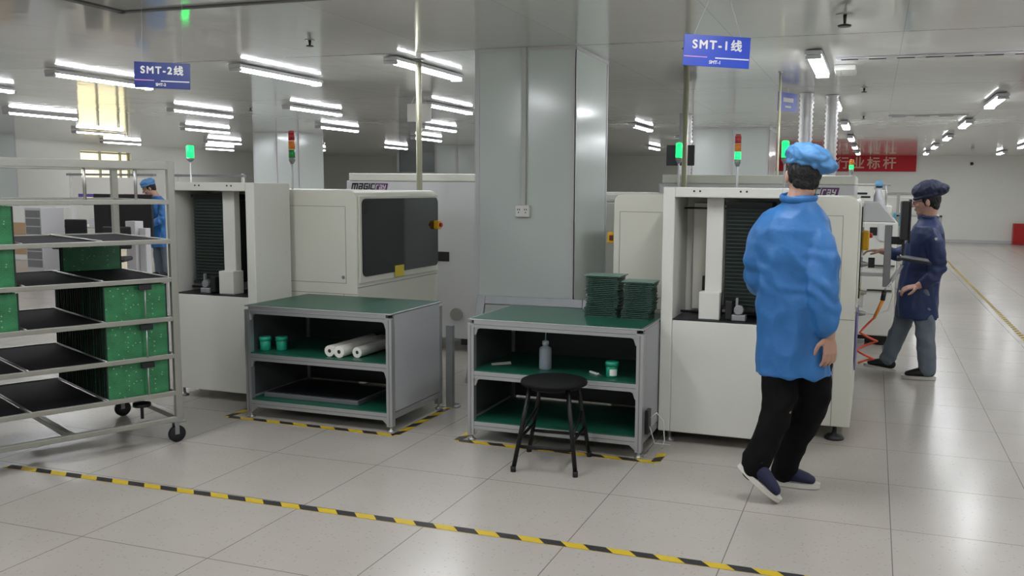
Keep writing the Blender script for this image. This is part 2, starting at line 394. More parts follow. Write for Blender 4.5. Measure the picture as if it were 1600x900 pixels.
# ---------------------------------------------------------------- ceiling lamps
def make_lamp(label):
    e = thing('ceiling_lamp', label, 'lamp', group='tube lamps under the ceiling')
    MB().box((-.068, -.66, -.046), (.068, .66, -.012)).build('lamp_housing', LAMPM, e, bevel=.008)
    mb = MB(); prof = [(-.058, -.034)]+[(-.058*math.cos(g), -.047-.024*math.sin(g)) for g in [math.radians(-3+186*i/14) for i in range(15)]]+[(.058, -.034)]
    mb.prism(prof[1:-1], 1.25, 'y', -.625); mb.build('diffuser', LAMPE, e)
    MB().box((-.062, -.66, -.08), (.062, -.625, -.0465)).build('end_cap', GREYW, e, bevel=.01)
    MB().box((-.062, .625, -.08), (.062, .66, -.0465)).build('end_cap', GREYW, e, bevel=.01)
    return e
rows = [(-.65, [-4.0, -.25, 3.9, 7.6, 11.4, 15.2, 18.9, 22.7], 'row over the left edge of the aisle'),
        (1.17, [-4.0, -.25, 3.6, 7.6, 11.4, 15.2, 18.9, 22.7], 'row over the right side of the aisle'),
        (3.05, [-4.0, -.25, 3.9, 7.6, 11.4, 15.2, 18.9, 22.7], 'row nearest the right wall'),  # includes an unseen lamp added to brighten the far wall
        (-2.4, [-4.0, -.7], 'row above the benches'),
        (-4.1, [-4.0, -1.0, 3.35, 7.2, 11.4, 15.2, 19.2], 'row just left of the large column'),
        (-5.75, [-4.75, -1.0, 3.4, 7.15, 10.9, 19.2], 'second row left of the large column'),
        (-7.87, [-4.75, -1.0, 3.3, 7.05, 11.0, 15.0], 'row above the dark partition'),
        (-9.85, [3.22, 7.05, 10.7, 14.3], 'row between the left sign and the left column'),
        (-12.9, [-.5, 3.2, 6.93, 10.7, 18.2], 'row over the assembly desks'),  # an unseen lamp near the front is added to light the left region
        (-16.1, [3.0, 7.1, 11.12, 15.05, 18.9], 'row near the daylit window'),  # nearest lamps lie out of view, added to light the left side
        (-19.3, [3.2, 7.1, 11.0, 14.9, 18.7], 'row along the far left wall')]  # out-of-view front lamps and the last one added to brighten the wall
lamp0 = None
for x, ys, rn in rows:
    for i, y in enumerate(ys):
        lb = 'tube lamp, %s from front, %s' % (ORD[i], rn)
        if lamp0 is None: lamp0 = make_lamp(lb); o = lamp0
        else: o = copy_tree(lamp0); o['label'] = lb
        o.location = (x+random.uniform(-.01, .01), y, H)

# ---------------------------------------------------------------- small ceiling fittings
def sprinkler(x, y, label, s=1):
    e = thing('fire_sprinkler', label, 'sprinkler', (x, y, H), group='sprinkler heads in the ceiling')
    MB().lathe([(.035*s, -.006), (.038*s, 0)], n=16).build('mounting_plate', STEEL, e)
    MB().lathe([(.008, -.04*s), (.012, -.006)], n=12).lathe([(.026*s, -.052*s), (.03*s, -.046*s), (.02*s, -.043*s)], n=14).build('spray_head', DARK, e)
sprinkler(-4.31, 1.83, 'dark sprinkler head in the ceiling above the left loader')
sprinkler(-.37, 1.87, 'dark sprinkler head in the ceiling above the near aisle lamp', 1.5)
sprinkler(-.30, 6.16, 'dark sprinkler head beside the second aisle lamp')
sprinkler(-.35, 10.0, 'small dark sprinkler head beside the third aisle lamp')
sprinkler(-8.79, 6.83, 'small dark sprinkler head between the left tube lamps')
def air_slot(x0, x1, y, label, n):
    e = thing('air_diffuser', label, 'air vent', ((x0+x1)/2, y, H)); L = (x1-x0)/2
    MB().box((-L, -.06, -.014), (L, .06, -.001)).build('vent_frame', LAMPM, e, bevel=.004)
    for i in range(n):
        a = -L+.04+i*(2*L-.08)/n; MB().box((a, -.018, -.018), (a+(2*L-.08)/n*.62, .018, -.0145)).build('slot', DARK, e)
air_slot(-.5, 1.35, 3.84, 'long slotted air vent in the ceiling beside the near aisle lamp', 8)
air_slot(0.0, 1.05, 10.05, 'short slotted air vent in the ceiling far down the aisle', 3)
e = thing('cable_box', 'small white perforated box on the ceiling beside the near aisle lamp', 'junction box', (-.44, 4.45, H))
MB().box((-.09, -.22, -.05), (.09, .22, -.001)).build('box_cover', WHT, e, bevel=.006)
mb = MB()
for i in range(3):
    for j in range(2): mb.box((-.05+.07*j, -.15+.12*i, -.053), (-.03+.07*j, -.13+.12*i, -.05))
mb.build('box_slots', GREYW, e)

# ---------------------------------------------------------------- column outlet with conduit
e = thing('wall_socket', 'white double wall socket with conduit on the front of the large column', 'wall socket', (-2.832, 2.6, 1.345))
MB().box((-.06, -.05, -.05), (.06, -.007, .045)).build('socket_box', WHT, e, bevel=.006)
mb = MB()
for x in (-.03, .03):
    for q in ((-.008, .012), (.008, .012), (0, -.012)): mb.box((x+q[0]-.003, -.053, q[1]-.008), (x+q[0]+.003, -.0495, q[1]+.004))
mb.build('socket_holes', DARK, e)
MB().box((-.02, -.03, .045), (.02, -.007, H-1.345-.002)).build('conduit', mat('conduit', '#bfc1bb', .4), e, bevel=.003)

# ---------------------------------------------------------------- hanging signs
def hang_sign(loc, w_, h_, t1, t2, label, blue, rz, ry, top):
    e = thing('hanging_sign', label, 'sign', loc, rz); e.rotation_euler = (0, ry, rz)
    MB().box((-w_/2, -.004, -h_/2), (w_/2, .004, h_/2)).build('sign_board', blue, e, bevel=.001)
    text('sign_text', t1, h_*.38, face_front(0, -.0048, h_*.18), WHT, e, bold=.0022, sp=1.28)
    MB().box((-w_*.49, -.0052, -h_*.215), (-w_*.14, -.0042, -h_*.185)).build('sign_stripe', PINK, e)
    MB().box((-w_*.02, -.0052, -h_*.235), (w_*.49, -.0042, -h_*.195)).build('sign_stripe', WHT, e)
    text('sign_small_text', t2, h_*.15, face_front(-w_*.02, -.0048, -h_*.36), WHT, e, bold=.0008)
    for s in (-1, 1): MB().tube([(s*w_*.36, 0, h_/2-.005), (s*w_*.36*(.22 if w_ > .35 else 1), 0, top)], .0016 if w_ > .35 else .0007, 6).build('cord', mat('cord', '#c4c6c8', .5), e)
    return e
hang_sign((-.998, .82, 2.287), .372, .168, 'SMT-1线', 'SMT-1', 'bright blue hanging sign reading SMT-1 above the right loader', BLUE_S, .42, .035, .35)
hang_sign((-4.275, .25, 2.185), .335, .155, 'SMT-2线', 'SMT-2', 'darker blue hanging sign reading SMT-2 above the rack and left loader', BLUE_S2, .36, .03, .447)
e = thing('hanging_sign', 'small blue sign hung edge-on behind the large blue sign', 'sign', (-1.085, 6.0, 2.49), 1.1)
MB().box((-.19, -.004, -.10), (.19, .004, .10)).build('sign_board', BLUE_S, e); MB().box((-.10, -.0055, .0), (.10, -.0045, .045)).build('white_marking', WHT, e); MB().box((-.06, -.0055, -.06), (.06, -.0045, -.04)).build('white_marking', WHT, e)
MB().tube([(0, 0, .1), (0, 0, .154)], .003, 6).build('cord', WHT, e)
e = thing('hanging_sign', 'blank white sign hung behind the pole above the left machine', 'sign', (-5.6, 6.0, 2.45), .3)
MB().box((-.15, -.004, -.11), (.15, .004, .11)).build('sign_board', WHT, e)
for s in (-1, 1): MB().tube([(s*.1, 0, .1), (s*.06, 0, .194)], .003, 6).build('cord', WHT, e)

# ---------------------------------------------------------------- workbenches
BPAN = mat('bench_panel', '#9fa0a2', .4, mottle=.04)
BIN = mat('bench_inner_shade', '#45494a', .6)  # low light inside the bench put into a dark colour
def make_bench(loc, L, D, label, group=None):
    e = thing('workbench', label, 'workbench', loc); q = .04; T = .75
    post = lambda x, y: MB().box((x, y, .035), (x+q, y+q, T-.03)).box((x+.016, y-.001, .04), (x+.024, y+.0, T-.04), 1)
    for x in (0, L-q):
        for y in (0, D-q): post(x, y).build('leg', [ALU, GALV], e, bevel=.003)
    for x in (q/2, L-q/2):
        for y in (q/2, D-q/2): MB().lathe([(.024, 0), (.026, .006), (.012, .014), (.008, .018), (.008, .04)], (x, y, 0), 14).build('levelling_foot', STEEL, e)
    for z, nm in ((T-.03, 'rail'), (.43-.02, 'rail'), (.10, 'rail')):
        mb = MB().box((q, .002, z-.026), (L-q, q-.002, z+.02)).box((q, .0005, z-.007), (L-q, .002, z-.001), 1)
        MB().box((q, D-q+.002, z-.02), (L-q, D-.002, z+.02)).build('rear_rail', ALU, e, bevel=.002)
        if z != .41:
            for x in (.002, L-q+.002): mb.box((x, q, z-.02), (x+q-.004, D-q, z+(.02 if z < .5 else -.0)))
        mb.build(nm, [ALU, GALV], e, bevel=.002)
    MB().box((.0, .0, T-.010), (L, D, T-.002)).build('top_frame', ALU, e, bevel=.002)
    MB().box((.018, .012, T-.002), (L-.018, D-.01, T)).build('table_top', GREEN, e)
    for z in (.43, .12): MB().box((.02, .006, z), (L-.02, D-.03, z+.008)).build('shelf', GREEN, e)
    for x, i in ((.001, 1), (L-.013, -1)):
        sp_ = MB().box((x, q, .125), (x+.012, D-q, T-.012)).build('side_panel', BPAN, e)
        xx = x+.012 if i > 0 else x-.004; MB().box((xx, q, .14), (xx+.004, D-q, T-.04)).build('inner_shade_sheet', BIN, sp_)  # thin sheet added to carry the shade of the bench interior
    MB().box((q, D-.026, .14), (L-q, D-.016, T-.05)).build('back_panel', mat('bench_back_panel', '#2c2f31', .5), e)
    for z1 in (T-.05, .39):
        for s in (0, 1):
            x = q if s == 0 else L-q; d = 1 if s == 0 else -1
            poly = [(x, z1), (x+d*.05, z1), (x+d*.02, z1-.015), (x+d*.008, z1-.05), (x, z1-.05)]
            if s: poly = poly[::-1]
            MB().prism(poly, .012, 'y', .012).build('corner_bracket', ALU, e)
    for s in (0, 1):
        x = q if s == 0 else L-q; d = 1 if s == 0 else -1
        MB().prism([(x, .08), (x+d*.045, .08), (x, .04)][::(1 if s else -1)], .015, 'y', .012).build('corner_bracket', ALU, e)
    return e
make_bench((-4.01, .605, 0), 1.09, .69, 'aluminium workbench with an empty green top, paper rolls on its shelf')
b2 = make_bench((-2.415, .63, 0), 1.085, .69, 'aluminium workbench with two stacks of green boards on its green top')
# power strip on the right bench's leg
MB().box((1.088, .06, .13), (1.108, .13, .27)).build('power_socket', DARK, b2, bevel=.003)
def jar(x, y, z, label, open_=False):
    e = thing('plastic_jar', label, 'jar', (x, y, z), group='green solder paste jars')
    MB().lathe([(.030, 0), (.034, .003), (.036, .065), (.034, .068)], n=24).build('jar_body', TEAL, e)
    MB().lathe([(.040, .066), (.040, .088), (.037, .091), (.001, .091)], n=24).build('lid', TEAL, e)
    return e
jar(-3.931, .71, .438, 'green plastic jar on the left bench shelf, nearer the bench corner')
jar(-3.832, .75, .438, 'green plastic jar on the left bench shelf, nearer the paper rolls')
j = jar(-1.545, .75, .438, 'green plastic jar with white label on the right bench shelf')
mb = MB(); n = 8
vs = [(.0375*math.cos(a), .0375*math.sin(a), z) for z in (.012, .05) for a in [math.radians(-95+10*i) for i in range(n)]]
mb.add(vs, [(i, i+1, n+i+1, n+i) for i in range(n-1)]); mb.build('jar_label', WHT, j)
for i, (x, y, r, a, lb) in enumerate(((-3.41, .67, .036, 0, 'white paper roll on the left bench shelf, leftmost of three'), (-3.33, .655, .038, 0, 'white paper roll on the left bench shelf, middle of three'), (-3.225, .70, .034, 0, 'white paper roll on the left bench shelf, rightmost of three'))):
    e = thing('paper_roll', lb, 'paper roll', (x, y, .438+r), a, 'paper rolls on the bench shelf')
    e.rotation_euler = (0, 0, -.02)
    n = 26; vs = []
    for yy in (0, .52):
        for rr in (r, r*.35):
            for k in range(n): g = 2*math.pi*k/n; vs.append((rr*math.cos(g), yy, rr*math.sin(g)))
    fs = []
    for k in range(n):
        k2 = (k+1) % n
        fs += [(k, k2, 2*n+k2, 2*n+k), (n+k2, n+k, 3*n+k, 3*n+k2), (k2, k, n+k, n+k2), (2*n+k, 2*n+k2, 3*n+k2, 3*n+k)]
    MB().add(vs, fs, 0, False).build('paper_wrap', PAPER, e)
    MB().tube([(0, .003, 0), (0, .517, 0)], r*.36, 16).build('core', mat('roll_core', '#2a2826', .8), e)
e = thing('metal_tray', 'flat grey metal tray on the left bench bottom shelf', 'tray', (-3.93, .68, .1285))
MB().box((0, 0, 0), (.72, .42, .03)).build('tray_base', mat('tray_grey', '#77797c', .4, .5), e, bevel=.004)
MB().box((.02, .02, .03), (.70, .40, .034)).build('tray_pad', DARK, e)
# wash bottle
e = thing('wash_bottle', 'squat clear wash bottle with thin spout on the right bench shelf', 'bottle', (-1.985, .82, .438))
MB().lathe([(.034, 0), (.038, .004), (.038, .12), (.034, .132), (.016, .142), (.016, .15)], n=24).build('bottle_body', mat('cloudy_plastic', '#a9b2bc', .35, alpha=.85), e)
MB().lathe([(.02, .148), (.02, .17), (.008, .176), (.001, .177)], n=18).tube([(0, 0, .172), (0, 0, .215), (.003, 0, .225)], .003, 8).build('spout_cap', mat('spout', '#b4bcc4', .4), e)
# knife on right bench shelf & cloth
e = thing('utility_knife', 'small white utility knife on the right bench shelf', 'knife', (-1.70, .82, .438), -.7)
MB().box((0, -.008, 0), (.09, .008, .012)).build('knife_handle', WHT, e, bevel=.003); MB().box((.09, -.006, .004), (.115, .006, .006)).build('blade', STEEL, e)
e = thing('paper_sheet', 'grey folded sheet on the right bench shelf beside the left leg', 'paper', (-2.33, .80, .438), .5)
MB().add([(0, 0, 0), (.12, 0, .004), (.12, .04, .012), (0, .05, .002), (0, 0, .001), (.12, 0, .006), (.12, .04, .014), (0, .05, .004)], [(0,3,2,1),(4,5,6,7),(0,1,5,4),(1,2,6,5),(2,3,7,6),(3,0,4,7)]).build('sheet', PAPER, e)
# stacks of boards on the right bench
BTOP = mat('board_top_pale', '#5d7d70', .4, mottle=.1, mscale=20)
BSTK = mat('stack_board_green', '#27433a', .45, mottle=.2, mscale=30)
def stack(x, y, w_, d_, n, pitch, label, group):
    me = None
    for i in range(n):
        if me is None:
            o = MB().box((-w_/2, -d_/2, 0), (w_/2, d_/2, pitch*.62)).box((-w_/2+.01, -d_/2+.01, pitch*.62), (-w_/2+.03, d_/2-.01, pitch*.98)).box((w_/2-.03, -d_/2+.01, pitch*.62), (w_/2-.01, d_/2-.01, pitch*.98)).build('circuit_board', BSTK); me = o.data
        else: o = bpy.data.objects.new('circuit_board', me); COL.objects.link(o)
        bulge = .0025*math.sin(i*.55)+(.012 if i < 5 else 0)
        o.location = (x+random.uniform(-.004, .004)-bulge, y+random.uniform(-.004, .004), .7504+i*pitch); o.rotation_euler = (0, 0, random.uniform(-.03, .03))
        tag(o, 'green board in the %s, %s from bottom' % (label, ORD[i]), 'circuit board', group)
    return o
stack(-1.685, 1.08, .205, .16, 22, .0113, 'taller stack on the right bench', 'boards in the taller bench stack')
o = MB().box((-.115, -.09, 0), (.115, .09, .006)).build('circuit_board', BTOP); o.location = (-1.683, 1.08, .7504+22*.0113)
tag(o, 'pale grey green board lying on top of the taller bench stack', 'circuit board', 'boards in the taller bench stack')
stack(-1.455, 1.04, .175, .15, 20, .0112, 'shorter stack beside the right loader', 'boards in the shorter bench stack')
o = MB().box((-.10, -.08, 0), (.10, .08, .006)).build('circuit_board', BTOP); o.location = (-1.455, 1.04, .7504+20*.0112)
tag(o, 'pale grey green board lying on top of the shorter bench stack', 'circuit board', 'boards in the shorter bench stack')
# cable at right bench leg
e = thing('power_cable', 'thin grey power cable hanging beside the right bench leg', 'cable', (0, 0, 0))
MB().tube([(-1.305, .73, .22), (-1.27, .74, .25), (-1.235, .76, .2), (-1.23, .78, .08), (-1.245, .78, .03)], .004, 8).tube([(-1.305, .72, .17), (-1.28, .74, .07), (-1.2, .8, .05)], .003, 8).build('cord', GREYW, e)
# ---------------------------------------------------------------- stool
e = thing('round_stool', 'black folding round stool in front of the right bench', 'stool', (-1.768, .37, 0))
MB().lathe([(.165, .452), (.182, .458), (.186, .468), (.182, .478), (.165, .484), (.001, .485)], n=40).build('seat', mat('stool_black', '#060607', .7, spec=.25), e)
STB = mat('stool_steel', '#0d0d0e', .45, .3)
MB().lathe([(.15, .436), (.15, .452)], n=30).build('seat_frame', STB, e)
ft = {'a': (-.158, -.205), 'b': (.186, -.172), 'c': (-.212, .172), 'd': (.145, .205)}
tp = {'a': (-.10, -.11), 'b': (.115, -.10), 'c': (-.11, .10), 'd': (.10, .11)}
for k in 'abcd':
    MB().tube([(ft[k][0], ft[k][1], 0.012), (tp[k][0], tp[k][1], .45)], .0125, 12).build('leg', STB, e)
    MB().lathe([(.015, 0), (.015, .03)], (ft[k][0], ft[k][1], 0), 12).build('rubber_foot', BLK, e)
def lp(k, t): return tuple(ft[k][i]*(1-t)+tp[k][i]*t for i in range(2))+(.45*t,)
for p, q, t_ in (('a', 'c', .40), ('b', 'd', .40), ('a', 'b', .30), ('c', 'd', .3)):
    MB().tube([lp(p, t_), lp(q, t_)], .009, 10).build('stretcher', STB, e)
for p, q in (('a', 'c'), ('b', 'd')): MB().tube([lp(p, .45), lp(q, .62)], .008, 10).build('stretcher', STB, e)

# ---------------------------------------------------------------- board rack trolley
RL = 1.62; RD = .90
rack = thing('rack_trolley', 'tall steel rack trolley on castors holding green circuit boards', 'trolley', (-3.985, 0, 0), math.atan2(.907, .421))
for (x, y) in ((-.02, 0), (-RL, 0), (-.02, RD-.03), (-RL, RD-.03)):
    MB().box((x-.018, y, .14), (x+.022, y+.035, 1.66)).build('post', RACKM, rack, bevel=.004)
RZ = [1.427, 1.199, .976, .744, .523, .30]
for z in [1.645]+RZ:
    h_ = .032 if z > 1.6 else .014
    for y in (0, RD-.03): MB().box((-RL, y+.003, z-h_), (-.02, y+.028, z+.012)).build('rail', RACKM, rack, bevel=.002)
    for x in (-.032, -RL-.01): MB().box((x, .03, z-h_), (x+.022, RD-.03, z+.010)).build('side_rail', RACKM, rack, bevel=.002)
mb = MB()
for y in (0, RD-.03): mb.box((-RL, y, .125), (-.0, y+.03, .155))
for x in (-.03, -.62, -RL): mb.box((x, .03, .125), (x+.035, RD-.03, .155))
mb.build('base_frame', RACKM, rack, bevel=.003)
for z in RZ[1:]:
    for a, b_ in ((-.40, -.02), (-.79, -.42), (-1.19, -.81), (-1.6, -1.21)):
        MB().box((a, .028, z-.002), (b_, RD-.035, z+.006)).build('shelf_mat', BMAT, rack)
    for x in (-.41, -.80, -1.20): MB().tube([(x, .01, z+.012), (x, RD-.03, z+.012)], .006, 8).build('divider_rod', STEEL, rack)
for x in (-.213, -.481, -1.0): MB().tube([(x, .015, 1.44), (x, .015, 1.62)], .009, 8).build('hanger_rod', STEEL, rack)
for z in RZ[2:5]: MB().tube([(-.19, .004, z-.21), (-.19, .004, z-.03)], .005, 8).box((-.225, -.004, z-.05), (-.155, .012, z-.02), 1).build('clip_rod', [STEEL, DARK], rack)
MB().lathe([(.05, .225), (.05, .245), (.02, .25)], (-.19, .12, 0), 16).tube([(-.19, .12, .15), (-.19, .12, .23)], .01, 8).build('brake_pad', DARK, rack)
for (x, y) in ((-.02, .02), (-RL+.03, .02), (-.02, RD-.03), (-RL+.03, RD-.03)):
    c = MB().box((x-.035, y-.03, .118), (x+.035, y+.03, .126)).box((x-.03, y-.022, .05), (x-.005, y-.018, .12)).box((x-.03, y+.018, .05), (x-.005, y+.022, .12)).build('castor', GALV, rack)
    MB().lathe([(.02, -.016), (.046, -.014), (.05, -.008), (.05, .008), (.046, .014), (.02, .016)], (x-.012, y, .05), 24, axis='y').build('wheel', BLK, c)
# boards standing in the rack (their own things)
ang = math.atan2(.907, .421); RM = Matrix.Translation((-3.985, 0, 0)) @ Matrix.Rotation(ang, 4, 'Z')
pm_ = MB().box((-.175, -.0012, 0), (.175, .0012, .2), 0); pm_.box((-.175, -.004, 0), (-.168, .004, .2), 1).box((.168, -.004, 0), (.175, .004, .2), 1)
pme = pm_.mesh('circuit_board'); pme.materials.append(PCB); pme.materials.append(PCBE)
LV = {1.199: 'rack shelf second from top', .976: 'rack shelf third from top', .744: 'rack shelf fourth from top', .523: 'rack shelf second from bottom', .30: 'rack bottom shelf'}
def boards(xc, z, ys, side):
    for i, y in enumerate(ys):
        o = bpy.data.objects.new('circuit_board', pme); COL.objects.link(o)
        o.matrix_world = RM @ Matrix.Translation((xc+random.uniform(-.003, .003), y, z+.0075))
        tag(o, 'green board, %s, %s from front, %s' % (LV[z], ORD[i], side), 'circuit board', 'circuit boards standing in the rack')
for z in (.744, .523, .30): boards(-.23, z, [.036+.036*i for i in range(24)], 'right end')
for z in (1.199, .976, .744): boards(-1.0, z, [.036+.045*i for i in range(6)], 'left end')
boards(-.20, .976, [.80, .84], 'rear right corner')

# ---------------------------------------------------------------- loader towers
def make_loader(loc, label, mirror):
    e = thing('board_loader', label, 'machine', loc); W, D, Ht = .76, .40, 1.545
    X = (lambda a, b_: (W-b_, W-a)) if mirror else (lambda a, b_: (a, b_))
    def bx(mb, x0, x1, y0, y1, z0, z1, mi=0):
        a, b_ = X(x0, x1); mb.box((a, y0, z0), (b_, y1, z1), mi)
    mb = MB()
    bx(mb, 0, .072, 0, D, .07, Ht); bx(mb, .69, W, 0, D, .07, Ht)
    bx(mb, .072, .69, 0, D, .07, .755); bx(mb, .072, .69, 0, D, 1.485, Ht); bx(mb, .072, .69, D-.02, D, .755, 1.485)
    mb.build('cabinet', WHITE, e, bevel=.006)
    mb = MB(); bx(mb, .075, .688, .0, D-.02, .755, .762); mb.build('floor_plate', DARK, e)
    # inner panels
    mb = MB(); bx(mb, .13, .235, .3, .37, .79, 1.45); mb.build('inner_cover', CREAM, e, bevel=.004)
    mb = MB(); bx(mb, .20, .243, .26, .3, .90, 1.0); mb.build('inner_window', DARK, e)
    mb = MB(); bx(mb, .245, .345, .10, .16, .765, 1.484); mb.build('guide_post', WHITE, e, bevel=.004)
    mb = MB(); bx(mb, .222, .345, .04, .15, .763, .925); mb.build('drive_cover', WHITE, e, bevel=.004)
    a, b_ = X(.355, .62)
    mg = MB(); mg.box((a, .13, .84), (b_, .36, 1.44)); mag = mg.build('board_magazine', mat('magazine_black', '#14201c', .5), e)
    n = 26; mb = MB()
    for i in range(n): z = .85+i*.0225; mb.box((a+.008, .115, z), (b_-.008, .132, z+.006))
    mb.build('board_slots', mat('slot_boards', '#22322a', .5, .1), mag)
    MB().box((a-.005, .11, 1.44), (b_+.005, .36, 1.46)).build('magazine_end', DARK, mag); MB().box((a-.005, .11, .82), (b_+.005, .36, .84)).build('magazine_end', DARK, mag)
    a2, b2_ = X(.09, .68); MB().tube([(a2, .2, 1.42), (b2_, .2, 1.42)], .006, 8).tube([(a2, .16, .79), (b2_, .16, .79)], .008, 8).build('guide_rod', DARK, e)
    a3, b3_ = X(.42, .50); c = MB().box((a3, .03, .765), (b3_, .10, .80)).lathe([(.028, 0), (.028, .04)], ((a3+b3_)/2, .03, .83), 16, axis='y').box((a3+.02, .04, .80), (a3+.035, .06, .9))
    c.build('clamp', mat('clamp_alloy', '#9a9c9e', .4, .6), e, bevel=.003)
    a4, b4_ = X(.38, .42); MB().box((a4, .04, .77), (b4_, .12, .88)).build('motor', DARK, e, bevel=.004)
    for x in (.18, .215, .45, .485):
        a5, b5_ = X(x, x+.01); MB().lathe([(.006, -.002), (.006, .001)], ((a5+b5_)/2, 0, 1.522), 12, axis='y').build('screw', SCREW, e)
    for x in (.06, W-.06):
        for y in (.06, D-.06): MB().lathe([(.03, 0), (.032, .008), (.012, .02), (.008, .07)], (x, y, 0), 16).build('levelling_foot', STEEL, e)
    for z in (.35, 1.05, 1.3):
        for y in (.05, D-.05): MB().lathe([(.005, -.001), (.005, .0015)], (W, y, z), 10, axis='x').build('screw', GREYW, e)
    return e
l2 = make_loader((-1.325, 1.02, 0), 'white board loader tower behind the walking worker in pale blue', False)
l1 = make_loader((-4.90, .90, 0), 'white board loader tower between the rack and the left bench', True)
MB().box((.735, -.003, .16), (.762, 0, .24)).build('vent_slot', DARK, l1)

# ---------------------------------------------------------------- printer bodies
def make_body(loc, label, twin):
    e = thing('screen_printer', label, 'machine', loc); W, D, Ht = 1.525, 1.24, 1.50
    r = .06; prof = [(0, .085), (W, .085)]+[(W-r+r*math.cos(g), Ht-r+r*math.sin(g)) for g in [math.pi/2*i/6 for i in range(7)]]+[(r-r*math.sin(g), Ht-r+r*math.cos(g)) for g in [math.pi/2*i/6 for i in range(7)]]
    MB().prism(prof, D, 'y', 0).build('cabinet', CREAM, e, bevel=.006)
    sm = mat('panel_seam', '#86847a', .6)
    def seam(x0, x1, z0, z1, y=-.0012):
        m2 = MB(); t_ = .0035
        m2.box((x0, y, z0), (x1, 0, z0+t_)).box((x0, y, z1-t_), (x1, 0, z1)).box((x0, y, z0), (x0+t_, 0, z1)).box((x1-t_, y, z0), (x1, 0, z1)); m2.build('front_panel_seam', sm, e)
    seam(.04, W-.09, .83, 1.385)
    MB().box((.0, -.0012, .752), (W, 0, .756)).box((W-.115, -.0012, .085), (W-.111, 0, .752)).build('front_panel_seam', sm, e)
    MB().lathe([(.013, -.003), (.013, .0)], (W-.115, 0, .875), 14, axis='y').build('panel_lock', STEEL, e)
    # side door with smoked window on the operator side
    x = W; y0, y1, z0, z1, c = .05, D-.015, .877, 1.44, .045
    poly = []
    for cy, cz, a0 in ((y1-c, z1-c, 0), (y0+c, z1-c, 90), (y0+c, z0+c, 180), (y1-c, z0+c, 270)):
        for k in range(6): g = math.radians(a0+18*k); poly.append((cy+c*math.cos(g), cz+c*math.sin(g)))
    d = MB().prism([(p[0], p[1]) for p in [(y0-.03, .83), (y1+.01, .83), (y1+.01, 1.46), (y0-.03, 1.46)]], .012, 'x', x).build('side_door', CREAM, e, bevel=.004)
    MB().prism(poly, .008, 'x', x+.012).build('door_window', GLASS, d)
    MB().box((x+.020, .50, .838+.0), (x+.0215, .64, .925)).build('warning_label', mat('yellow_label', '#c9b52e', .5), d)
    MB().box((x+.012, .52, .845), (x+.014, .60, .862)).build('handle_slot', SCREW, d)
    MB().box((x, .0, .80), (x+.003, D, .804)).build('side_panel_seam', sm, e)
    es = MB().box((x+.012, D-.09, 1.18), (x+.06, D-.02, 1.25)).build('emergency_stop', YEL, e, bevel=.01)
    MB().lathe([(.018, .058), (.018, .075), (.012, .08)], (x, D-.055, 1.215), 16, axis='x').build('stop_button', RED, es)
    es = MB().box((-.062, .06, 1.17), (-.0, .12, 1.245)).build('emergency_stop', YEL, e, bevel=.008)
    MB().box((-.045, .055, 1.19), (-.02, .06, 1.225)).build('stop_button', mat('stop_dark', '#5a2410', .5), es)
    for xx in (.08, W-.09):
        for yy in (.04, D-.08): MB().lathe([(.06, 0), (.062, .01), (.045, .028), (.015, .036), (.012, .09)], (xx, yy, 0), 20).build('levelling_foot', DARK, e)
    return e
p1 = make_body((-5.145, 1.35, 0), 'cream machine with a black side window behind the left bench', True)
p2 = make_body((-1.745, 1.44, 0), 'cream machine behind the right loader and the walking worker', False)
# bigger yellow stop housing with bracket on the near machine
MB().box((1.54, .48, 1.15), (1.585, .56, 1.27)).build('stop_bracket', YEL, p2, bevel=.01)
MB().box((1.53, .25, .40), (1.537, .9, .74)).build('side_label', mat('purple_label', '#6a62a0', .5), p2)

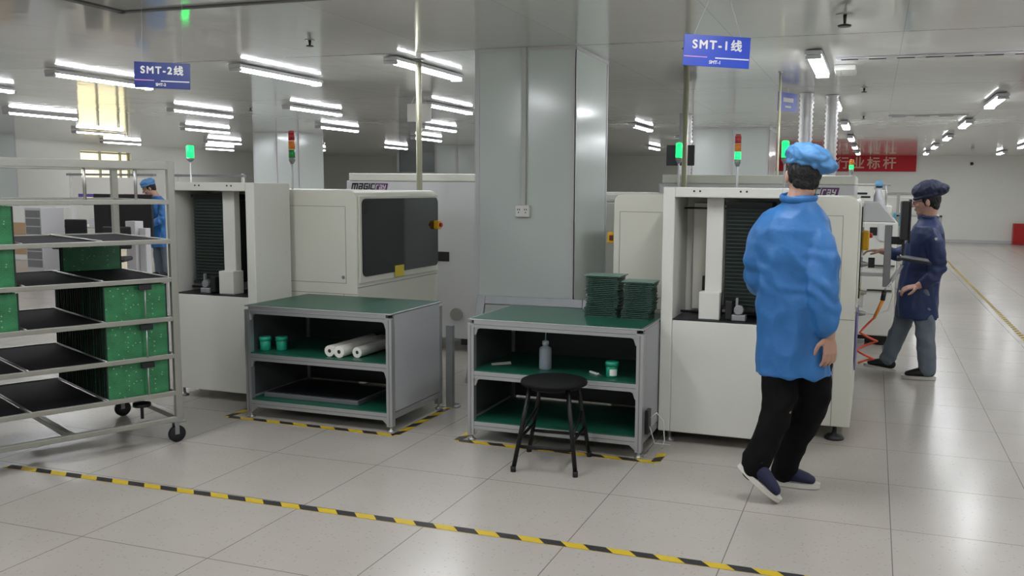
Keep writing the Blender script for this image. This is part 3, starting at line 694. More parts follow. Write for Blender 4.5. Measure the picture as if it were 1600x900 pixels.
# ---------------------------------------------------------------- inspection machines with the two-tone logo
def logo(x, y, z, h_, parent):
    # squared slanted letters
    k = h_; st = k*.2; sh = .22
    def S(mb, pts):
        for (a, b_) in zip(pts, pts[1:]):
            x0, x1 = sorted((a[0], b_[0])); z0, z1 = sorted((a[1], b_[1]))
            q = [(x0-st/2, z0-st/2), (x1+st/2, z0-st/2), (x1+st/2, z1+st/2), (x0-st/2, z1+st/2)]
            mb.prism([(x+px+pz*sh, z+pz) for px, pz in q], .002, 'y', y-.003)
    mb = MB(); T = k-st/2; b0 = st/2; u = k*.8; X0 = 0
    S(mb, [(X0, b0), (X0, T), (X0+1.1*u, T), (X0+1.1*u, b0)]); S(mb, [(X0+.55*u, T), (X0+.55*u, b0)]); X0 += 1.55*u
    S(mb, [(X0, T), (X0+.65*u, T), (X0+.65*u, b0), (X0, b0), (X0, k*.5), (X0+.65*u, k*.5)]); X0 += 1.1*u
    S(mb, [(X0+.7*u, T), (X0, T), (X0, b0), (X0+.7*u, b0), (X0+.7*u, k*.5), (X0+.4*u, k*.5)]); X0 += 1.1*u
    S(mb, [(X0, T), (X0, b0)]); X0 += .42*u
    S(mb, [(X0+.6*u, T), (X0, T), (X0, b0), (X0+.6*u, b0)]); X0 += .82*u
    mb.build('logo_letters', LOGOK, parent)
    wd = 2.7*u
    MB().prism([(x+X0+pz*sh, z+pz) if e_ == 0 else (x+X0+wd+pz*sh, z+pz) for e_, pz in ((0, 0), (1, 0), (1, k), (0, k))], .002, 'y', y-.003).build('logo_plate', PURP, parent)
    mb = MB(); st = k*.13; y -= .0015; X0 += .3*u; T = k*.72; b0 = k*.14
    S(mb, [(X0, b0), (X0, T), (X0+.4*u, T)]); X0 += .75*u
    S(mb, [(X0, T), (X0+.45*u, T), (X0+.45*u, b0), (X0, b0), (X0, k*.42), (X0+.45*u, k*.42)]); X0 += .75*u
    S(mb, [(X0, T), (X0, k*.42), (X0+.45*u, k*.42)]); S(mb, [(X0+.45*u, T), (X0+.45*u, b0), (X0, b0)])
    mb.build('logo_letters', WHT, parent)
def make_aoi(loc, label, lx):
    e = thing('inspection_machine', label, 'machine', loc); W, D = 1.55, 1.1
    MB().box((0, 0, .12), (W, D, 1.58)).build('cabinet', GREYW, e, bevel=.01)
    MB().box((.03, -.004, 1.58), (W, D, 1.65)).build('hood', WHITE, e, bevel=.006)
    logo(lx, -.001, 1.495, .062, e)
    MB().box((W-.62, -.003, .84), (W-.46, 0, .93)).build('vent_slot', DARK, e)
    MB().lathe([(.06, -.03), (.062, -.01), (.03, 0)], (W-.38, 0, .47), 20, axis='y').build('handwheel', STEEL, e)
    for x in (.1, W-.1):
        for y in (.1, D-.1): MB().lathe([(.05, 0), (.05, .015), (.015, .03), (.015, .12)], (x, y, 0), 14).build('levelling_foot', DARK, e)
    MB().box((W-.35, .02, .06), (W-.15, .1, .12)).build('cable_duct', DARK, e)
    return e
a1 = make_aoi((-4.945, 3.3, 0), 'pale grey inspection machine with black and purple logo behind the left window', .06)
a2_ = make_aoi((-1.835, 3.1, 0), 'pale grey inspection machine with logo hidden behind the walking worker', 1.04)
for c in kids(a1):
    if c.name.startswith('handwheel'): c.location.z = -.12
# pick-and-place machine beyond
e = thing('placement_machine', 'large white placement machine beyond the inspection machine, operated by the navy worker', 'machine', (-1.9, 5.15, 0))
W = 1.99
MB().box((0, 0, .10), (W, 1.9, 1.23)).build('cabinet', WHITE, e, bevel=.012)
MB().prism([(.05, 1.23), (W-.02, 1.23), (W-.18, 1.43), (.15, 1.43)], 1.7, 'y', .05).build('sloped_hood', mat('hood_grey', '#a4a5a4', .35), e, bevel=.01)
MB().box((W-.45, .15, 1.43), (W-.24, .5, 1.58)).build('top_box', WHITE, e, bevel=.006)
MB().box((W-.42, .147, 1.50), (W-.30, .149, 1.52)).build('dark_marking', LOGOK, e); MB().box((W-.36, .147, 1.465), (W-.27, .149, 1.485)).build('dark_marking', LOGOK, e)
MB().box((W-.26, -.004, 1.10), (W-.19, 0, 1.18)).build('black_connector', DARK, e); MB().box((W-.26, -.004, .78), (W-.20, 0, .88)).build('black_connector', DARK, e)
MB().box((W-.20, -.02, .80), (W-.01, 0, .81)).box((W-.26, -.012, .55), (W-.03, 0, .565)).build('door_gap', SCREW, e)
MB().box((W-.17, -.02, 1.05), (W-.13, -.0, 1.22)).build('handle', GREYW, e)
for x in (.12, W-.12): MB().lathe([(.06, 0), (.06, .02), (.02, .03), (.02, .1)], (x, .12, 0), 14).build('levelling_foot', DARK, e)
MB().box((.1, .1, .02), (W-.05, 1.7, .10)).build('base_skirt', DARK, e)
e = thing('placement_machine', 'far white placement machine with racks on top at the end of the line', 'machine', (-1.9, 8.2, 0))
MB().box((0, 0, .1), (1.98, 2.2, 1.35)).build('cabinet', WHITE, e, bevel=.012); MB().box((1.2, .1, 1.35), (1.9, .8, 1.55)).build('top_box', CREAM, e, bevel=.01)
MB().box((1.28, .09, 1.38), (1.7, .1, 1.53)).build('screen', mat('grey_screen', '#8d8f92', .3), e)
mb = MB()
for x in (.05, .95, 1.9): mb.tube([(x, .1, 1.35), (x, .1, 1.62)], .012, 8)
mb.tube([(.05, .1, 1.62), (1.95, .1, 1.62)], .012, 8); mb.build('top_rail', STEEL, e); MB().box((.1, .1, 0.01), (2.0, 2.1, .1)).build('base_skirt', DARK, e)
# steel rack behind the navy worker
e = thing('feeder_cart', 'light steel feeder rack standing behind the navy worker', 'trolley', (.16, 9.0, 0))
for x in (0, .55):
    for y in (0, .4): MB().box((x, y, 0), (x+.03, y+.03, 1.5 if x == 0 else 1.22)).build('post', STEEL, e)
for z in (.4, .8, 1.19): MB().box((0, 0, z), (.58, .43, z+.025)).build('shelf', STEEL, e)
e = thing('component_cabinet', 'white cabinet with small blue and grey items at the far end of the line', 'cabinet', (-.35, 10.8, 0))
MB().box((0, 0, 0), (.9, .5, 1.45)).build('cabinet_body', WHT, e, bevel=.01); MB().box((.5, -.01, 1.0), (.62, 0, 1.2)).build('blue_panel', mat('sky_blue', '#58b7d6', .5), e)
MB().box((.6, -.01, 1.3), (.75, 0, 1.36)).build('dark_label', DARK, e); MB().tube([(0, .05, 1.5), (1.15, .05, 1.5)], .02, 8).box((.02, .03, 1.44), (.05, .07, 1.5)).box((.8, .03, 1.44), (.83, .07, 1.5)).build('top_rail', STEEL, e)

# worker's monitor, keyboard arm, air gun
e = thing('monitor_stand', 'black monitor on a steel arm with keyboard tray in front of the navy worker', 'monitor', (-.03, 3.30, 0))
MB().box((-.255, -.015, .86), (-.02, .015, .89)).build('wall_bracket', GREYW, e, bevel=.004)
MB().box((-.02, -.02, .78), (.035, .02, 1.27)).build('stand_pole', GALV, e, bevel=.004)
MB().box((.03, -.02, 1.12), (.12, .02, 1.18)).build('monitor_arm', DARK, e)
MB().box((.09, -.16, 1.16), (.15, .16, 1.46)).box((.11, -.04, 1.02), (.13, .04, 1.16)).build('monitor_back', mat('monitor_dark', '#2b2c2e', .5), e, bevel=.012)
MB().box((.15, -.165, 1.14), (.163, .165, 1.475)).build('monitor_screen', DARK, e, bevel=.004)
k = MB().box((.08, -.14, -.012), (.33, .10, .006)).build('keyboard_tray', DARK, e, loc=(0, 0, 1.03), bevel=.004); k.rotation_euler = (0, .13, 0)
MB().box((.10, -.12, .006), (.31, .08, .02)).build('keyboard', STEEL, k, bevel=.004)
MB().tube([(.03, 0, .8), (.12, 0, .96)], .016, 10).build('tray_arm', GREYW, e)
e = thing('air_gun', 'orange air gun with coiled orange hose hanging beside the machine', 'air gun', (0, 0, 0))
MB().tube([(-.10, 3.05, .56), (-.045, 3.05, .70)], [.016, .02], 12, squash=.7).build('grip', ORANGE, e)
MB().tube([(-.045, 3.05, .70), (-.035, 3.05, .78)], .018, 12).build('nozzle', DARK, e)
pts = []; 
zz = [(-.10, .56), (-.20, .44), (-.07, .38), (-.22, .30), (-.09, .24), (-.20, .20)]
for i in range(len(zz)-1):
    for t_ in (0, .25, .5, .75): a, b_ = zz[i], zz[i+1]; pts.append((a[0]*(1-t_)+b_[0]*t_, 3.05+.03*math.sin((i+t_)*3.14), a[1]*(1-t_)+b_[1]*t_))
pts.append((-.2, 3.05, .2)); MB().tube(pts, .009, 8).build('coiled_hose', COIL, e)
MB().tube([(-.035, 3.05, .78), (.01, 3.06, .84), (.03, 3.08, .74), (.0, 3.1, .62), (-.1, 3.1, .58), (-.29, 3.12, .6)], .006, 8).build('air_hose', WHT, e)
# valve rail on the side of the inspection machine
e = MB().box((0, .0, .35), (.03, .04, 1.40)).build('valve_rail', GREYW, a2_, bevel=.003, loc=(1.55, .25, 0))
for z in (.55, .72, .95, 1.1): MB().lathe([(.022, 0), (.022, .06), (.012, .09)], (.03, .02, z), 12, axis='x').build('fitting', STEEL, e)
MB().box((.03, -.02, .60), (.10, .04, .70)).build('gauge_box', WHT, e, bevel=.005); MB().box((.0, -.004, .3), (.12, .03, .34)).build('bracket', STEEL, e)
e = thing('squeeze_bottle', 'white conical bottle with pale blue cap standing on the machine hood', 'bottle', (-.10, 5.6, 1.33))
MB().lathe([(.085, 0), (.088, .01), (.03, .22), (.024, .24)], n=20).build('bottle_body', mat('white_translucent', '#d8dbe2', .4), e)
MB().lathe([(.034, .24), (.034, .255)], n=18).build('neck_band', NAVYC, e); MB().lathe([(.038, .255), (.045, .28), (.03, .31), (.01, .315)], n=18).build('cap', mat('pale_blue_cap', '#79b6dc', .5), e)
bpy.context.view_layer.update()

# ---------------------------------------------------------------- signal towers and poles
def signal(x, y, z0, z1, cols, label, r=.024, seg=.065):
    e = thing('signal_lamp', label, 'signal lamp', (x, y, z0)); h_ = z1-z0; n = len(cols); tot = seg*n
    MB().tube([(0, 0, 0), (0, 0, h_-tot-.03)], .008, 8).build('pole', GREYW, e)
    MB().lathe([(.01, h_-tot-.045), (r, h_-tot-.02), (r, h_-tot)], n=16).build('lamp_base', GALV, e)
    for i, c in enumerate(cols): MB().lathe([(r, h_-tot+i*seg+.001), (r, h_-tot+(i+1)*seg-.003)], n=18).build('lamp_segment', c, e)
    MB().lathe([(r, h_), (r*.8, h_+.008), (.001, h_+.01)], n=16).build('lamp_cap', cols[-1], e)
signal(-4.33, 1.6, 1.50, 1.93, [GRL, ORL, REDL], 'unlit red, orange and green signal tower on the left machine')
signal(-.977, 1.6, 1.50, 1.875, [GRON, ORL, REDL], 'signal tower lit green under orange and red on the near machine', seg=.05, r=.02)
signal(-1.525, 2.4, 1.50, 1.865, [GRON], 'single green signal lamp half hidden behind the right ceiling pole', seg=.10, r=.024)
signal(-.757, 2.4, 1.50, 1.875, [GRON], 'single green signal lamp glowing left of the walking worker cap', seg=.11, r=.026)
signal(-7.4, 4.0, 0, 1.95, [GRON], 'single green signal lamp glowing behind the left loader', seg=.13, r=.04)
signal(-.33, 3.5, 1.65, 1.78, [GRON, ORL], 'tiny green and orange signal lamp beside the banner', seg=.035, r=.018)
def ppole(x, y, z0, label, r=.016):
    e = thing('cable_pole', label, 'pole', (x, y, z0))
    MB().tube([(0, 0, 0), (0, 0, H-z0)], r, 14).build('pole_tube', mat('pole_paint', '#97957f', .35, .2), e); MB().lathe([(r*1.9, H-z0-.012), (r*1.9, H-z0-.001)], n=16).build('ceiling_flange', GALV, e)
    MB().lathe([(r*1.6, 0), (r*1.6, .012)], n=16).build('base_flange', GALV, e)
ppole(-4.0, 3.0, 0, 'beige cable pole rising from the left machine to the ceiling', .026)
ppole(-1.60, 2.98, 0, 'beige cable pole rising behind the right hanging sign', .023)
ppole(-1.03, 4.6, 0, 'thin beige cable pole left of the walking worker cap', .012)
# flexible ducts
def duct(x, y, r, label):
    e = thing('flexible_duct', label, 'duct', (x, y, 1.60)); prof = []; z = 0; i = 0
    h_ = H-1.60-.002
    while z < h_: prof.append((r*(1 if i % 2 == 0 else .8), z)); z += .026; i += 1
    prof.append((r, h_)); MB().lathe(prof, n=24).build('duct_hose', mat('duct_foil', '#cfcfcf', .35, .5), e)
    MB().lathe([(r*1.05, 0), (r*1.05, .04)], n=24).build('duct_collar', STEEL, e)
duct(-.93, 6.6, .085, 'silver ribbed exhaust duct, left of the pair above the far machine')
duct(-.66, 6.9, .08, 'silver ribbed exhaust duct, right of the pair above the far machine')
duct(-2.87, 9.3, .10, 'silver ribbed exhaust duct behind the hanging black screen')
for nm, x in (('left', -3.05), ('right', -2.76)):
    pass
e = thing('wall_screen', 'black flat screen hung from the ceiling beyond the right cable pole', 'screen', (-2.885, 9.0, 2.03))
MB().box((-.21, -.02, -.15), (.21, .02, .15)).build('screen_panel', DARK, e, bevel=.01); MB().box((-.03, .02, -.03), (.03, .06, H-2.03-.002)).build('hanger', GALV, e)

# ---------------------------------------------------------------- leaning frame, post, small things behind benches
e = thing('metal_frame', 'grey metal frame leaning behind the right bench', 'frame', (-3.12, 2.08, 0)); e.rotation_euler = (-.38, 0, .05)
Wf, Hf = .95, .72
MB().box((0, 0, .0), (.07, .03, Hf)).box((Wf-.07, 0, 0), (Wf, .03, Hf)).box((.07, 0, Hf-.07), (Wf-.07, .03, Hf)).box((.07, 0, .0), (Wf-.07, .03, .05)).build('frame_bars', GALV, e, bevel=.004)
e = thing('steel_post', 'short galvanised channel post standing at the left bench corner', 'post', (-2.88, 1.33, 0))
MB().box((-.03, 0, 0), (.02, .012, .575)).box((-.03, .012, 0), (-.02, .035, .575)).box((.01, .012, 0), (.02, .035, .575)).build('channel', GALV, e); MB().box((-.06, -.01, 0), (.06, .05, .006)).build('base_plate', GALV, e)
tag(MB().lathe([(.03, 0), (.032, .025), (.028, .03), (.001, .03)], (-2.72, 1.36, 0), 20).build('plastic_cap', WHT), 'small white plastic cap lying on the floor between the benches', 'dish')  # loose plastic cap on the floor

# ---------------------------------------------------------------- banner, fire cabinet, far wall items
e = thing('wall_banner', 'long red banner with pale Chinese characters on the far wall', 'banner', (-1.42, 25.72, 2.40))
MB().box((-2.45, -.01, -.25), (2.45, .01, .25)).build('banner_cloth', BANN, e)
for ch, x in (('超', -2.28), ('造', -.20), ('行', .27), ('业', .74), ('标', 1.2), ('杆', 1.67)):
    text('banner_character', ch, .40, face_front(x, -.012, -.01), BTXT, e, bold=.006)
e = thing('fire_cabinet', 'red fire cabinet standing against the far right wall', 'cabinet', (4.05, 25.45, 0))
MB().box((-.22, 0, 0), (.22, .3, .62)).build('cabinet_body', RED, e, bevel=.01); MB().box((-.18, -.008, .05), (.18, 0, .57)).build('cabinet_door', RED, e)
e = thing('security_camera', 'small black camera on the far wall right of the banner', 'camera', (2.6, 25.7, 2.4))
MB().box((-.04, 0, -.04), (.04, .09, .04)).build('camera_mount', DARK, e); MB().lathe([(.035, -.04), (.05, 0)], (0, 0, 0), 14, axis='y').build('camera_dome', DARK, e)

# ---------------------------------------------------------------- assembly area at the far left
def desk(x, y, w_, label, rail):
    e = thing('assembly_desk', label, 'desk', (x, y, 0))
    MB().box((0, 0, .74), (w_, .7, .77)).build('desk_top', mat('desk_top_grey', '#b9bab6', .5), e, bevel=.004)
    for a in (.03, w_-.07):
        for b_ in (.03, .63): MB().box((a, b_, 0), (a+.04, b_+.04, .74)).build('leg', WHT, e)
    for a in (.03, w_-.07): MB().box((a, .63, .77), (a+.04, .67, 1.72)).build('upright', WHT, e)
    MB().box((.0, .60, 1.66), (w_, .68, 1.70)).build('top_rail', GALV, e)
    MB().box((.1, .58, 1.22), (w_-.1, .68, 1.25)).build('shelf', STEEL, e)
    return e
desk(-14.2, 7.9, 2.0, 'white assembly desk with an overhead rail seen through the rack', 1)
desk(-12.1, 8.3, 1.5, 'white assembly desk behind the seated row, right of the window', 1)
e = thing('notice_board', 'white board with purple and pink notes above the left assembly desk', 'board', (-13.2, 8.52, 1.27))
MB().box((-.9, 0, 0), (.9, .02, .36)).build('board_panel', PAPER, e); MB().box((-.75, -.006, .0), (-.4, 0, .06)).build('purple_note', mat('purple', '#5a4ea0', .6), e); MB().box((.3, -.006, .02), (.8, 0, .07)).build('pink_note', mat('pink', '#d98a96', .6), e)
for x, y, w_, z0, z1, lb in ((-11.66, 6.9, .33, .62, 1.36, 'tall black panel screen, left one beside the blue-capped far worker'), (-11.0, 6.9, .66, .66, 1.36, 'wide black panel screen directly in front of the blue-capped far worker')):
    e = thing('display_panel', lb, 'screen', (x-.05, y, 0)); MB().box((-w_/2, -.02, z0), (w_/2, .02, z1)).build('panel', DARK, e, bevel=.008)
    MB().box((-.03, .02, .02), (.03, .06, z1-.1)).build('stand_pole', GALV, e); MB().box((-w_/2, -.15, 0), (w_/2, .2, .02)).build('stand_base', GALV, e)
e = thing('control_box', 'grey upright control box in front of the far worker', 'box', (-10.42, 6.2, 0))
MB().box((-.09, -.06, 0), (.09, .1, .98)).build('box_body', GREYW, e, bevel=.006); MB().box((.1, .0, 0), (.22, .1, .88)).build('side_box', GREYW, e, bevel=.006)
e = thing('drawer_cabinet', 'grey louvred drawer cabinet beside the white wall panel', 'cabinet', (-13.5, 7.2, 0))
MB().box((-.22, 0, .0), (.14, .45, 1.1)).build('cabinet_body', GREYW, e); 
mb = MB()
for i in range(7): mb.box((-.2, -.006, .1+i*.14), (.12, 0, .22+i*.14))
mb.build('louvres', GALV, e)
e = thing('storage_cabinet', 'long white storage cabinet with beige band at the far left', 'cabinet', (-16.2, 9.0, 0))
MB().box((0, 0, 0), (1.15, .5, 1.06)).build('cabinet_body', WHT, e, bevel=.01); MB().box((0.0, -.01, .12), (1.15, 0, .74)).build('beige_band', BEIGE, e)
def chair(x, y, rz, label):
    e = thing('work_chair', label, 'chair', (x, y, 0), rz)
    MB().box((-.2, -.2, .44), (.2, .2, .5)).build('seat', DARK, e, bevel=.02); MB().box((-.19, .17, .6), (.19, .21, .92)).build('backrest', DARK, e, bevel=.02)
    for a in (0, 1.57, 3.14, 4.71): MB().tube([(0, 0, .1), (.24*math.cos(a+.4), .24*math.sin(a+.4), .02)], .015, 8).build('leg', WHT, e)
    MB().tube([(0, 0, .08), (0, 0, .45)], .02, 10).box((-.02, .17, .48), (.02, .19, .62)).build('chair_post', STEEL, e)
chair(-12.75, 7.2, .3, 'black work chair at the left assembly desk'); chair(-12.2, 7.3, -.2, 'black work chair nearer the black panels')
chair(-10.2, 5.6, .5, 'black work chair near the grey control box')
# plastic bins on the desk
for i, (x, c, lb) in enumerate(((-13.1, GREYW, 'grey parts bin on the left assembly desk'), (-12.8, mat('pink_bin', '#cf9aa2', .6), 'pink parts bin on the left assembly desk'), (-12.5, WHT, 'white parts bin on the left assembly desk'))):
    e = thing('parts_bin', lb, 'bin', (x, 8.1, .77)); MB().box((-.1, -.08, 0), (.1, .12, .13)).build('bin_body', c, e, bevel=.01); MB().box((-.09, -.07, .13), (.09, .11, .136)).build('bin_contents', GALV, e)
# low machine visible between column and the right line
e = thing('conveyor_hood', 'low white glossy hood behind the column beside the right machine', 'machine', (-2.5, 4.0, 0))
MB().box((-.2, 0, .1), (.46, .6, 1.40)).build('cabinet', WHITE, e, bevel=.01); MB().box((-.12, .05, 1.40), (.44, .5, 1.50)).build('hood_cover', WHT, e, bevel=.03); MB().lathe([(.02, 0), (.02, 1.4)], (0, .3, 0), 8).build('support', GALV, e)
MB().box((-.2, .0, 0), (.46, .6, .1)).build('base_skirt', DARK, e)

# ---------------------------------------------------------------- people
def frame_m(c, yaw, pitch, roll=0):
    # local x = side (person's right), y = forward, z = up ; yaw 0 looks along +Y
    return Matrix.Translation(c) @ Matrix.Rotation(yaw, 4, 'Z') @ Matrix.Rotation(-pitch, 4, 'X') @ Matrix.Rotation(roll, 4, 'Y')
def hand(mb, w_, d, pn, side, curl=.5, s=1.0):
    w_ = Vector(w_); d = Vector(d).normalized(); pn = Vector(pn); pn = (pn-d*pn.dot(d)).normalized(); side = Vector(side); side = (side-d*side.dot(d)-pn*side.dot(pn)).normalized()
    mb.limb([w_-d*.03*s, w_+d*.01*s, w_+d*.05*s, w_+d*.085*s], [(.024*s, .019*s), (.027*s, .017*s), (.038*s, .015*s), (.036*s, .012*s)], 14, ref=pn)
    for i, (off, L) in enumerate(((.029, .92), (.010, 1.02), (-.010, .96), (-.028, .78))):
        p = w_+d*.088*s+side*off*s; pts = [p-d*.02*s, p]; a = .15+curl*.35
        for seg in (.040, .026, .022):
            dd = d*math.cos(a)+pn*math.sin(a); p = p+dd*seg*L*s+side*off*.06; pts.append(p); a += curl
        mb.limb(pts, [.009*s, .0092*s, .0085*s, .008*s, .0065*s], 10)
    b = w_+d*.02*s+side*.026*s; e1 = b+(d*.6+side*.7+pn*.25).normalized()*.04*s; e2 = e1+(d*.85+side*.25+pn*.4).normalized()*.03*s; e3 = e2+(d*.9+pn*.35).normalized()*.022*s
    mb.limb([b-side*.01*s, b, e1, e2, e3], [.013*s, .0135*s, .0115*s, .010*s, .008*s], 10)
def head(mb, M):
    R = M.to_3x3(); P = lambda *q: M @ Vector(q)
    mb.ell(P(0, -.005, .032), (.076, .095, .086), R, 24); mb.ell(P(0, .028, -.015), (.062, .063, .092), R, 20)
    mb.ell(P(0, .05, -.088), (.036, .036, .028), R, 14); mb.ell(P(0, .01, -.06), (.058, .055, .045), R, 16)
    mb.limb([P(0, .085, .018), P(0, .100, -.006), P(0, .110, -.026)], [.007, .009, .0135], 10); mb.ell(P(.012, .096, -.030), (.009, .01, .008), R, 8); mb.ell(P(-.012, .096, -.030), (.009, .01, .008), R, 8)
    mb.ell(P(0, .088, -.055), (.024, .010, .0055), R, 10); mb.ell(P(0, .087, -.066), (.021, .010, .006), R, 10)
    mb.ell(P(0, .080, .026), (.048, .015, .010), R, 12)
    for s in (-1, 1): mb.ell(P(s*.036, .068, -.028), (.02, .02, .017), R, 10); mb.ell(P(s*.079, -.006, -.012), (.011, .019, .032), R, 12)
def shoe(parent, heel, toe, up, um, L=.28):
    heel = Vector(heel); toe = Vector(toe); x = (toe-heel).normalized(); up = Vector(up); z = (up-x*up.dot(x)).normalized(); y = z.cross(x); L = (toe-heel).length
    M = Matrix(((x.x, y.x, z.x, heel.x), (x.y, y.y, z.y, heel.y), (x.z, y.z, z.z, heel.z), (0, 0, 0, 1)))
    mb = MB().limb([(.045, 0, .06), (.08, 0, .062), (.14, 0, .056), (.19, 0, .046), (L-.045, 0, .038)], [(.038, .038), (.042, .042), (.046, .034), (.047, .026), (.040, .020)], 18, ref=(0, 0, 1))
    mb.limb([(.06, 0, .06), (.06, 0, .105)], [(.036, .045), (.038, .046)], 16, ref=(0, 1, 0))
    mb.xf(M); up_ = fuse('shoe', mb, um, parent, .006, 4)
    out = []
    n = 40
    for i in range(n):
        g = 2*math.pi*i/n; c = math.cos(g); sx_ = L/2+L/2*c; wd = .036+.014*math.sin(math.pi*min(1, sx_/L*.75))
        out.append((sx_, wd*math.copysign(abs(math.sin(g))**.75, math.sin(g))))
    mb = MB().prism(out, .024, 'z', 0); mb.xf(M); so = mb.build('shoe_sole', SOLE, up_)
    return up_
def wrinkle(amp, sc, seed=0, stretch=(1, 1, .45)):
    def f(co):
        co = Vector((co.x+.35*co.z*stretch[2], co.y, co.z))
        p = Vector((co.x*sc*stretch[0]+seed, co.y*sc*stretch[1], co.z*sc*stretch[2]))
        a = noise.noise(p); b_ = noise.noise(p*2.1+Vector((5, 1, 3)))
        return amp*((1-abs(a)*2.2)*.8+b_*.5-.35)
    return f
def person(base, label, P):
    e = thing('person', label, 'person', base); B = Vector(base); L = lambda q: Vector(q)-B
    HM = Matrix.Translation(-B) @ frame_m(*P['head']); R3 = HM.to_3x3(); hp = lambda *q: HM @ Vector(q)
    body = MB(); head(body, HM)
    nb = L(P['neck']); body.limb([nb-Vector((0, 0, .05)), nb, hp(0, -.022, -.07), hp(0, -.02, -.03)], [.06, .062, .062, .060], 18)
    body.rings([(r[0]-B.x, r[1]-B.y, r[2]-B.z, r[3]*.70, r[4]*.70) for r in P['coat'] if r[2] > .8 and r[2] < P['neck'][2]], 24)
    for a in P['arms']:
        pts = [L(q) for q in a['pts']]; n = len(pts); body.limb(pts, [.038-.010*i/(n-1) for i in range(n)], 14)
        h_ = a['hand']; hand(body, pts[-1], *h_, s=a.get('s', 1.0))
    for l in P['legs']: body.limb([L(l['hip']), L(l['knee']), L(l['ankle']), L(l['ankle'])-Vector((0, 0, .03))], [.075, .052, .036, .036], 16)
    body.limb([L(P['legs'][0]['hip']), L(P['legs'][1]['hip'])], .08, 14)
    bo = fuse('body', body, SKIN, e, .0042, 3)
    # eyes and brows
    mb = MB()
    for s in (-1, 1): mb.ell(hp(s*.030, .0865, .004), (.013, .006, .0065), R3, 12)
    eo = mb.build('eyes', mat('eye_white', '#c9c2ba', .3), bo); mb = MB()
    for s in (-1, 1): mb.ell(hp(s*.030, .0915, .004), (.0055, .0025, .0058), R3, 10)
    mb.build('pupils', DARK, eo)
    mb = MB()
    for s in (-1, 1): mb.limb([hp(s*.014, .095, .026), hp(s*.032, .094, .031), hp(s*.048, .085, .025)], .0038, 8)
    mb.build('eyebrows', HAIR, bo)
    # hair
    mb = MB().ell(hp(0, -.028, .018), (.084, .088, .092), R3, 24).ell(hp(0, -.055, -.038), (.068, .045, .048), R3, 18)
    for s in (-1, 1): mb.ell(hp(s*.070, .010, .015), (.012, .026, .034), R3, 10)
    fuse('hair', mb, HAIR, bo, .006, 3, wrinkle(.004, 60, 3))
    # cap
    c = P['cap']; CM = HM @ Matrix.Translation(c['off']) @ Matrix.Rotation(c['tilt'][0], 4, 'X') @ Matrix.Rotation(c['tilt'][1], 4, 'Y'); CR = CM.to_3x3(); cp = lambda *q: CM @ Vector(q)
    mb = MB().ell(cp(*c.get('c1', (0, -.01, .03))), c['r'], CR, 28)
    n = 28; ring = [cp(.088*math.cos(2*math.pi*i/n), .104*math.sin(2*math.pi*i/n), -.012) for i in range(n+1)]
    if 'lobe' in c: mb.ell(cp(*c['lobe'][0]), c['lobe'][1], CR, 18)
    mb.tube(ring, .012, 8, cap=True); k = MB().tube([cp(0, 0, -.016), cp(0, 0, 0), cp(0, 0, .03)], [(.089, .105)]*2+[(.09, .11)], 28, ref=CR @ Vector((0, 1, 0)))
    fuse('cap', MB.add(mb, k.v, k.f, 0, True), P['capm'], e, .0055, 3, wrinkle(c.get('amp', .009), 17, 9, (1, 1, 1)))
    # coat
    mb = MB().rings([(r[0]-B.x, r[1]-B.y, r[2]-B.z, r[3], r[4])+((r[5],) if len(r) > 5 else ()) for r in P['coat']], 32, pw=2.25)
    for a in P['arms']:
        s0 = MB(); pts = [L(q) for q in a['sleeve']]; mb.limb(pts, a['srad'], 20)
    elb = [L(a['pts'][1]) for a in P['arms']]; hem = P['coat'][0][2]; w0 = P.get('wamp', .015)
    def folded(base_f):
        def f(co):
            d = base_f(co)
            for E in elb:
                k = math.exp(-((co-E).length/.15)**2); d += k*w0*.38*math.sin(60*(co.z+.45*co.x)+4*noise.noise(co*9))
            k = max(0, 1-(co.z-hem)/.35); d += k*w0*.35*math.sin(38*co.x+30*co.y+3*noise.noise(co*5))
            return d
        return f
    co = fuse('coat', mb, P['coatm'], e, .008, P.get('csm', 6), folded(wrinkle(P.get('wamp', .015), 8.5, 2, P.get('wst', (1, 1, .5)))))
    # collar
    n = 26; r = P['collar']; ring = [Vector((r[0]-B.x+r[3]*math.cos(2*math.pi*i/n), r[1]-B.y+r[4]*math.sin(2*math.pi*i/n), r[2]-B.z+r[5]*math.sin(2*math.pi*i/n))) for i in range(n+1)]
    fuse('collar', MB().tube(ring, [(.009, .019)]*(n+1), 10, ref=(0, 0, 1)), P['coatm'], co, .006, 2)
    # trousers
    mb = MB()
    for l in P['legs']: mb.limb([L(q) for q in l['tr']], l['trr'], 20)
    hp0, hp1 = L(P['legs'][0]['hip']), L(P['legs'][1]['hip']); mb.limb([hp0, hp1], P.get('hipr', .085), 16)
    fuse('trousers', mb, P['trm'], e, .009, 4, wrinkle(.009, 9, 4, (1, 1, .9)))
    for l in P['legs']: shoe(e, L(l['heel']), L(l['toe']), l['up'], P['shoem'])
    return e, co, bo, hp

